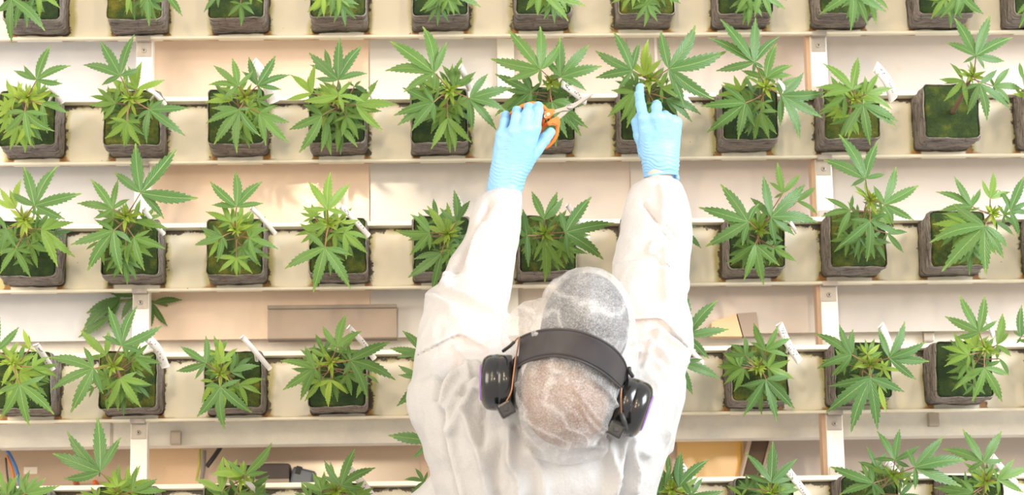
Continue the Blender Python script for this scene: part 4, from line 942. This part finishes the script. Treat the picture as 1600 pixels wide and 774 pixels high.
# trousers and shoes (below the frame, hidden by the coat)
for sx in (-1, 1):
    P = [HIP+Vector((sx*.085, 0, -.10)), HIP+Vector((sx*.095, -.02, -.40)), HIP+Vector((sx*.10, -.02, -.72)), HIP+Vector((sx*.10, -.015, -.86))]
    tube('trouser_leg', smoothline(P, 5), [.105-.035*(i/15) for i in range(16)], MAT['trousers'], person, 16)
    sh = smoothline([HIP+Vector((sx*.10, -.05, -.885)), HIP+Vector((sx*.10, .02, -.885)), HIP+Vector((sx*.10, .10, -.895)), HIP+Vector((sx*.10, .19, -.90))], 4)
    tube('shoe', sh, [.03]+[.045]*3+[.046]*3+[.044]*3+[.046, .042, .025][:len(sh)-10], MAT['rubber'], person, 12, flat=.62)

# ------------------------------------------------------------------ head, hair and bonnet
hb = .0026; ax, X, Y, Zg = grid((-.12, -.885, Z(.38)), (.115, -.555, Z(.74)), hb)
def E(px, py, z, rx, ry, rz, rot=0., g=0.):
    c = un(px, py, z); m = mpp(z); return ellipsoid(X, Y, Zg, (c.x, c.y, c.z), (rx*m+g, ry*m+g, rz+g), rot)
A_ = (914, 512, .585, 76, 92, .112, -.10); B_ = (883, 615, .565, 78, 92, .105, .05)
hair = smin(E(*A_, g=-.007), E(*B_, g=-.008), .03)
D = smin(E(*A_), E(*B_), .035)
D = smin(D, E(830, 520, .53, 43, 52, .06, -.6), .008); D = smin(D, E(972, 540, .51, 23, 62, .07, .05), .010)
D = smin(D, E(880, 690, .515, 60, 34, .05), .02); D = smin(D, E(925, 705, .50, 32, 16, .03, .3), .008)
bon_D, bon_ax = D.copy(), ax
def bon_sdf(p, off=0.):
    i = [int(round((p[k]-bon_ax[k][0])/hb)) for k in range(3)]
    if any(q < 0 or q >= bon_D.shape[k] for k, q in enumerate(i)): return 1.
    return float(bon_D[i[0], i[1], i[2]])-off
BF = [(PL(.66, 842,458, 860,440, 872,425), .003, .003), (PL(.66, 830,500, 850,485, 868,480), .004, .003), (PL(.66, 836,470, 845,495, 838,520), .003, .003), (PL(.66, 950,450, 955,490, 948,525), .003, .003), (PL(.64, 970,480, 962,520, 955,545), .003, .003), (PL(.66, 925,418, 922,460, 915,500), .002, .003),
 (PL(.62, 803,600, 830,594, 872,590), .004, .003), (PL(.63, 830,568, 850,575, 868,588), .003, .003), (PL(.63, 925,600, 945,615, 965,628), .005, .003), (PL(.63, 895,612, 920,645, 945,665, 960,660), .004, .004), (PL(.60, 820,650, 845,690, 880,712), .004, .004), (PL(.6, 875,702, 910,694, 945,690), .005, .004), (PL(.6, 800,680, 812,712, 840,725), .005, .004), (PL(.6, 900,640, 925,670, 955,680), .003, .003), (PL(.56, 800,500, 825,505, 840,535), .006, .004), (PL(.56, 812,480, 820,520, 815,550), -.005, .004)]
def bwr(co, nr):
    out = np.zeros(len(co))
    for P, hh, ww in BF:
        P = smoothline([Vector((p.x, p.y, 0)) for p in P], 3); m = nr[:, 2] > 0; d, _ = seg_dist(co[m], P); out[m] += hh*np.exp(-(d/ww)**2)
    for i in range(len(co)):
        x, y, z = map(float, co[i]); v = mn.noise((x*30, y*30, z*30)); v2 = mn.noise((x*75, y*55, z*60+3)); out[i] += .0012*(1-2.4*abs(v))+.0009*(1-2.4*abs(v2))
    return out
bonnet = polygonise('hair_bonnet', D, ax, hb, MAT['bonnet'], person, bwr); bonnet['label'] = 'thin white see-through hair bonnet'
polygonise('hair', hair, ax, hb, MAT['hair'], person)
def on_bonnet(px, py, off=.003, z0=.73, z1=.42, fallback=.54):
    z = z0
    while z > z1:
        if bon_sdf(un(px, py, z), off) < 0: return un(px, py, z)
        z -= .0015
    return un(px, py, fallback)

# ------------------------------------------------------------------ headset: band over the crown and two side cups
hs = thing('headset', 'black padded head band with two round black side cups, worn over the bonnet', 'headset', un(890, 560, .70))
TE = smoothline([Vector((x, y, 0)) for x, y in ((811,529),(832,519.5),(858,515),(883,515),(909,519),(935,529),(956,542),(970,556),(979,574),(981,598))], 5)
BE = smoothline([Vector((x, y, 0)) for x, y in ((807,575),(826,564),(858,556.5),(883,558),(909,565),(933,577),(950,589),(961,599),(967,604),(970,607))], 5)
V, F = [], []; NB = 8; cols = []
for i in range(len(TE)):
    col_ = []
    for k in range(NB+1):
        p = TE[i].lerp(BE[i], k/NB); col_.append(on_bonnet(p.x, p.y, .004))
    cols.append(col_)
for _ in range(3):       # let the band lie smoothly instead of following every crease
    cols = [[(cols[max(i-1, 0)][k]+cols[i][k]*2+cols[min(i+1, len(cols)-1)][k])/4 for k in range(NB+1)] for i in range(len(cols))]
    cols = [[(c[max(k-1, 0)]+c[k]*2+c[min(k+1, NB)])/4 if 0 < k < NB else c[k] for k in range(NB+1)] for c in cols]
vdir = (Vector((CC[0], CC[1], CC[2]+ZT))-cols[len(cols)//2][4]).normalized()
for lay in (0, 1):
    for c in cols: V += [p + vdir*(.0035*(1-lay)-.001) for p in c]
n = NB+1; m = len(cols)
for i in range(m-1):
    for k in range(NB): a = i*n+k; F.append((a, a+n, a+n+1, a+1)); b = m*n+a; F.append((b, b+1, b+n+1, b+n))
    for k, sgn in ((0, 1), (NB, -1)): a = i*n+k; b = m*n+a; F.append((a, b, b+n, a+n) if sgn > 0 else (a, a+n, b+n, b))
mesh('band', V, F, MAT['strap'], hs)
for k in (0, NB): tube('edging', [c[k]+vdir*.002 for c in cols], .0016, MAT['strap'], hs, 6)
tube('stitching', [c[7].lerp(c[NB], .2)+vdir*.0034 for c in cols], .0005, MAT['rubber'], hs, 5)
def lathe(name, c, axis, prof_, mat, parent, n=48):
    axis = Vector(axis).normalized(); s = axis.orthogonal().normalized(); u = axis.cross(s); V, F = [], []
    for (a, r) in prof_:
        for k in range(n): th = 2*math.pi*k/n; V.append(c+axis*a+(s*math.cos(th)+u*math.sin(th))*r)
    for i in range(len(prof_)-1):
        for k in range(n): F.append((i*n+k, i*n+(k+1) % n, (i+1)*n+(k+1) % n, (i+1)*n+k))
    F.append(tuple(range(n))[::-1]); F.append(tuple(range((len(prof_)-1)*n, len(prof_)*n))); 
    bm = bmesh.new(); vs = [bm.verts.new(v) for v in V]; [bm.faces.new([vs[q] for q in f]) for f in F]; return bmobj(name, bm, mat, parent, True)
for side in (0, 1):
    if side == 0: c = un(778, 598, .555); axd = Vector((-1, .02, -.05)); R0 = .0395
    else: c = un(986, 637, .545); p = un(1016, 648, .545); axd = (p-c).normalized(); axd.z = .02; R0 = .0410
    lathe('cup', c, axd, [(-.020, R0*.80), (-.020, R0*.93), (-.0185, R0*.97), (-.002, R0*1.0), (-.0015, R0*.985), (-.001, R0*1.0), (.010, R0*.985), (.015, R0*.95), (.0195, R0*.86), (.0225, R0*.70)], MAT['black'], hs)
    lathe('purple_disc', c, axd, [(.0215, R0*.66), (.0240, R0*.64), (.0250, R0*.58), (.0252, R0*.4)], MAT['purple'], hs)
    lathe('cushion', c, axd, [(-.0330, R0*.55), (-.0325, R0*.82), (-.029, R0*.93), (-.024, R0*.93), (-.0205, R0*.82)], MAT['rubber'], hs)
tube('arm', [un(786, 549, .565), un(797, 541, .58), un(803, 535, .60)], .0024, MAT['rubber'], hs, 8)
tube('wire', smoothline([un(803, 535, .60), un(811, 529, .61), un(806, 560, .60), un(802, 590, .60), un(799, 612, .60), un(791, 628, .60)], 5), .0011, MAT['brass'], hs, 8)
tube('wire', smoothline([un(971, 606, .60), un(970, 625, .60), un(971, 648, .595)], 5), .0011, MAT['brass'], hs, 8)
tube('arm', [un(971, 646, .595), un(975, 660, .59), un(979, 672, .58)], [.003, .0042, .003], MAT['rubber'], hs, 8)
tube('arm', [un(983, 575, .60), un(984, 582, .595), un(988, 588, .58)], .0030, MAT['rubber'], hs, 8)
for px, py, a in ((791, 640, .5), (962, 672, -.5)):
    p = un(px, py, .585); bobj('mount', (-.011, .011, -.010, .010, -.010, .004), MAT['black'], hs, .003, Matrix.Translation(p) @ Matrix.Rotation(a, 4, 'Z')); bobj('socket', (-.003, .003, -.003, .003, .003, .0055), MAT['rubber'], hs, .001, Matrix.Translation(p))

# ------------------------------------------------------------------ gloves
def glove(H, lab, lo, hi, rs, cuff_px):
    hg = .0013; ax, X, Y, Zg = grid(lo, hi, hg); T3 = lambda v: (v.x, v.y, v.z); W = H['wr']; D = None
    for i, f in enumerate(H['f']):
        off = (i-1.5)/1.5; w0 = W + Vector(((-1 if H is LH else 1)*(-off if H is RH else off)*-.0, 0, 0))
        side = (H['f'][0][0]-H['f'][3][0]).normalized(); w0 = W + side*(-off)*.013
        d = capsule(X, Y, Zg, T3(w0), T3(f[0]), .0145, rs*1.30, 1.0); D = d if D is None else smin(D, d, .012)
    D = smin(D, capsule(X, Y, Zg, T3(H['th'][0]), T3(W.lerp(H['f'][3][0], .75)), .0130, .0085), .012)
    c0, c1 = cuff_px; D = smin(D, capsule(X, Y, Zg, T3(c0), T3(c1), .0265*.80, .0262*.78, 1.0)-.0015, .014)
    for i, f in enumerate(H['f']):
        k = [1.08, 1.0, .94, .84][0:4]; sc = (.92, 1., 1.03, 1.)[i]; dd = None
        for j in range(3): d = capsule(X, Y, Zg, T3(f[j]), T3(f[j+1]), rs*sc*(1.12, 1.02, .92)[j], rs*sc*(1.02, .92, .80)[j]); dd = d if dd is None else smin(dd, d, .003)
        D = smin(D, dd, .0035)
    dd = None
    for j in range(3): d = capsule(X, Y, Zg, T3(H['th'][j]), T3(H['th'][j+1]), (.0130, .0105, .0098)[j], (.0105, .0098, .0082)[j]); dd = d if dd is None else smin(dd, d, .003)
    D = smin(D, dd, .005)
    wax = (H['f'][1][0]-W).normalized()
    def dsp(co, nr):
        t = (co-np.array(W))@np.array(wax); out = np.zeros(len(co))
        for i in range(len(co)):
            x, y, z = map(float, co[i]); nz = mn.noise((x*40, y*40, z*40)); a = math.exp(-((t[i]-.018)/.024)**2)
            out[i] = a*.0010*(1-2*abs(math.sin(t[i]*520+nz*5+x*60)))*(.5+.8*abs(nz)) + .0005*mn.noise((x*160, y*90, z*130))
        return out
    g = polygonise('glove', D, ax, hg, MAT['glove'], person, dsp); g['label'] = lab; return g
glove(LH, 'light blue nitrile glove closed around the orange scissor handles', (-.135, -.455, Z(.105)), (.045, -.225, Z(.235)), .0079, (S(785, 322, .172), S(796, 272, .170)))
rg_ = glove(RH, 'light blue nitrile glove with extended index finger', (.105, -.375, Z(.105)), (.225, -.195, Z(.235)), .0079, (S(1033, 259, .168), S(1031, 244, .170)))
c = S(1033, 275, .168); P = [c+Vector((math.cos(a)*.0265, .0012*math.sin(2*a)-.001, math.sin(a)*.0225)) for a in np.linspace(0, 2*math.pi, 25)[:-1]]
tube('cuff_roll', P, .0021, MAT['glove'], rg_, 8, closed=True)
tube('cuff_roll', [c+Vector((.0245, -.001, .008)), c+Vector((.0262, -.006, .004)), c+Vector((.0255, -.010, 0))], [.003, .003, .0018], MAT['glove'], rg_, 8)

# ------------------------------------------------------------------ scissors
sc = thing('scissors', 'small pruning scissors with orange handles and steel blades held in the left hand', 'scissors', un(890, 168, .165))
def cp(x, y, z=.168): return un(760+x/4.556, 140+y/4.556, z)
zh = .158
up = [cp(452, 192, .163), cp(420, 200, .160), cp(405, 215, zh), cp(392, 250, .150), cp(360, 280, .143), cp(300, 285, .140), cp(230, 270, .140), cp(180, 245, .142), cp(158, 212, .147), cp(172, 180, .153), cp(208, 148, .158), cp(265, 115, .162), cp(335, 99, .164), cp(392, 113, .165), cp(430, 148, .165), cp(462, 160, .165)]
lo_ = [cp(512, 222, .163), cp(506, 262, .160), cp(503, 305, .157), cp(482, 355, .154), cp(440, 400, .151), cp(405, 412, .149), cp(372, 385, .147), cp(370, 330, .147), cp(392, 285, .150), cp(425, 250, .155), cp(462, 232, .160)]
tube('handle', smoothline(up, 5), .0033, MAT['orange'], sc, 12); tube('handle', smoothline(lo_, 5), .0033, MAT['orange'], sc, 12)
def slab(name, pts, z, th, mat, bev=.0008):
    bm = bmesh.new(); top = [bm.verts.new(cp(x, y, z)+Vector((0,0,th/2))) for x, y in pts]; bot = [bm.verts.new(v.co-Vector((0,0,th))) for v in top]; bm.faces.new(top); bm.faces.new(bot[::-1])
    for k in range(len(pts)): q = (k+1) % len(pts); bm.faces.new((top[k], bot[k], bot[q], top[q]))
    bmesh.ops.recalc_face_normals(bm, faces=bm.faces)
    if bev: bmesh.ops.bevel(bm, geom=list(bm.edges), offset=bev, segments=2, affect='EDGES')
    return bmobj(name, bm, mat, sc)
slab('handle_block', [(405,160),(440,142),(488,140),(496,168),(462,190),(436,212),(412,213)], .164, .0085, MAT['orange'], .0015)
slab('handle_block', [(425,240),(460,212),(508,192),(524,206),(518,235),(500,262),(470,250),(440,262)], .163, .0085, MAT['orange'], .0015)
slab('blade', [(500,190),(520,212),(560,180),(578,162),(612,140),(680,98),(748,50),(742,47),(670,84),(600,108),(572,120),(552,140)], .1645, .0018, MAT['steel'], .0003)
slab('blade', [(484,144),(474,176),(545,152),(592,150),(640,118),(710,70),(766,32),(756,31),(690,60),(622,96),(580,108),(556,124)], .1672, .0018, MAT['steel'], .0003)
P0 = cp(592, 127, .167); V, F = tube_vf([P0, P0+Vector((0,0,.0028)), P0+Vector((0,0,.0036))], [.0040, .0040, .0026], 20); mesh('pivot_screw', V, F, MAT['steel'], sc)
# moulded white print on the handle block: a C-like hook and a small square seal
bm = bmesh.new()
def ink(x0, y0, x1, y1):
    a, b = cp(x0, y0, .1686), cp(x1, y1, .1686); dd = (b-a); L = dd.length/2; an = math.atan2(dd.y, dd.x)
    box(bm, -L, L, -.00035, .00035, -.0002, .0002, M=Matrix.Translation((a+b)/2) @ Matrix.Rotation(an, 4, 'Z'))
for q in ((410,186,422,182),(410,186,414,200),(414,200,426,198),(428,170,446,164),(428,170,432,186),(446,164,452,180),(432,186,452,180),(430,177,449,171),(437,168,441,183)): ink(*q)
bmobj('print', bm, MAT['white'], sc)
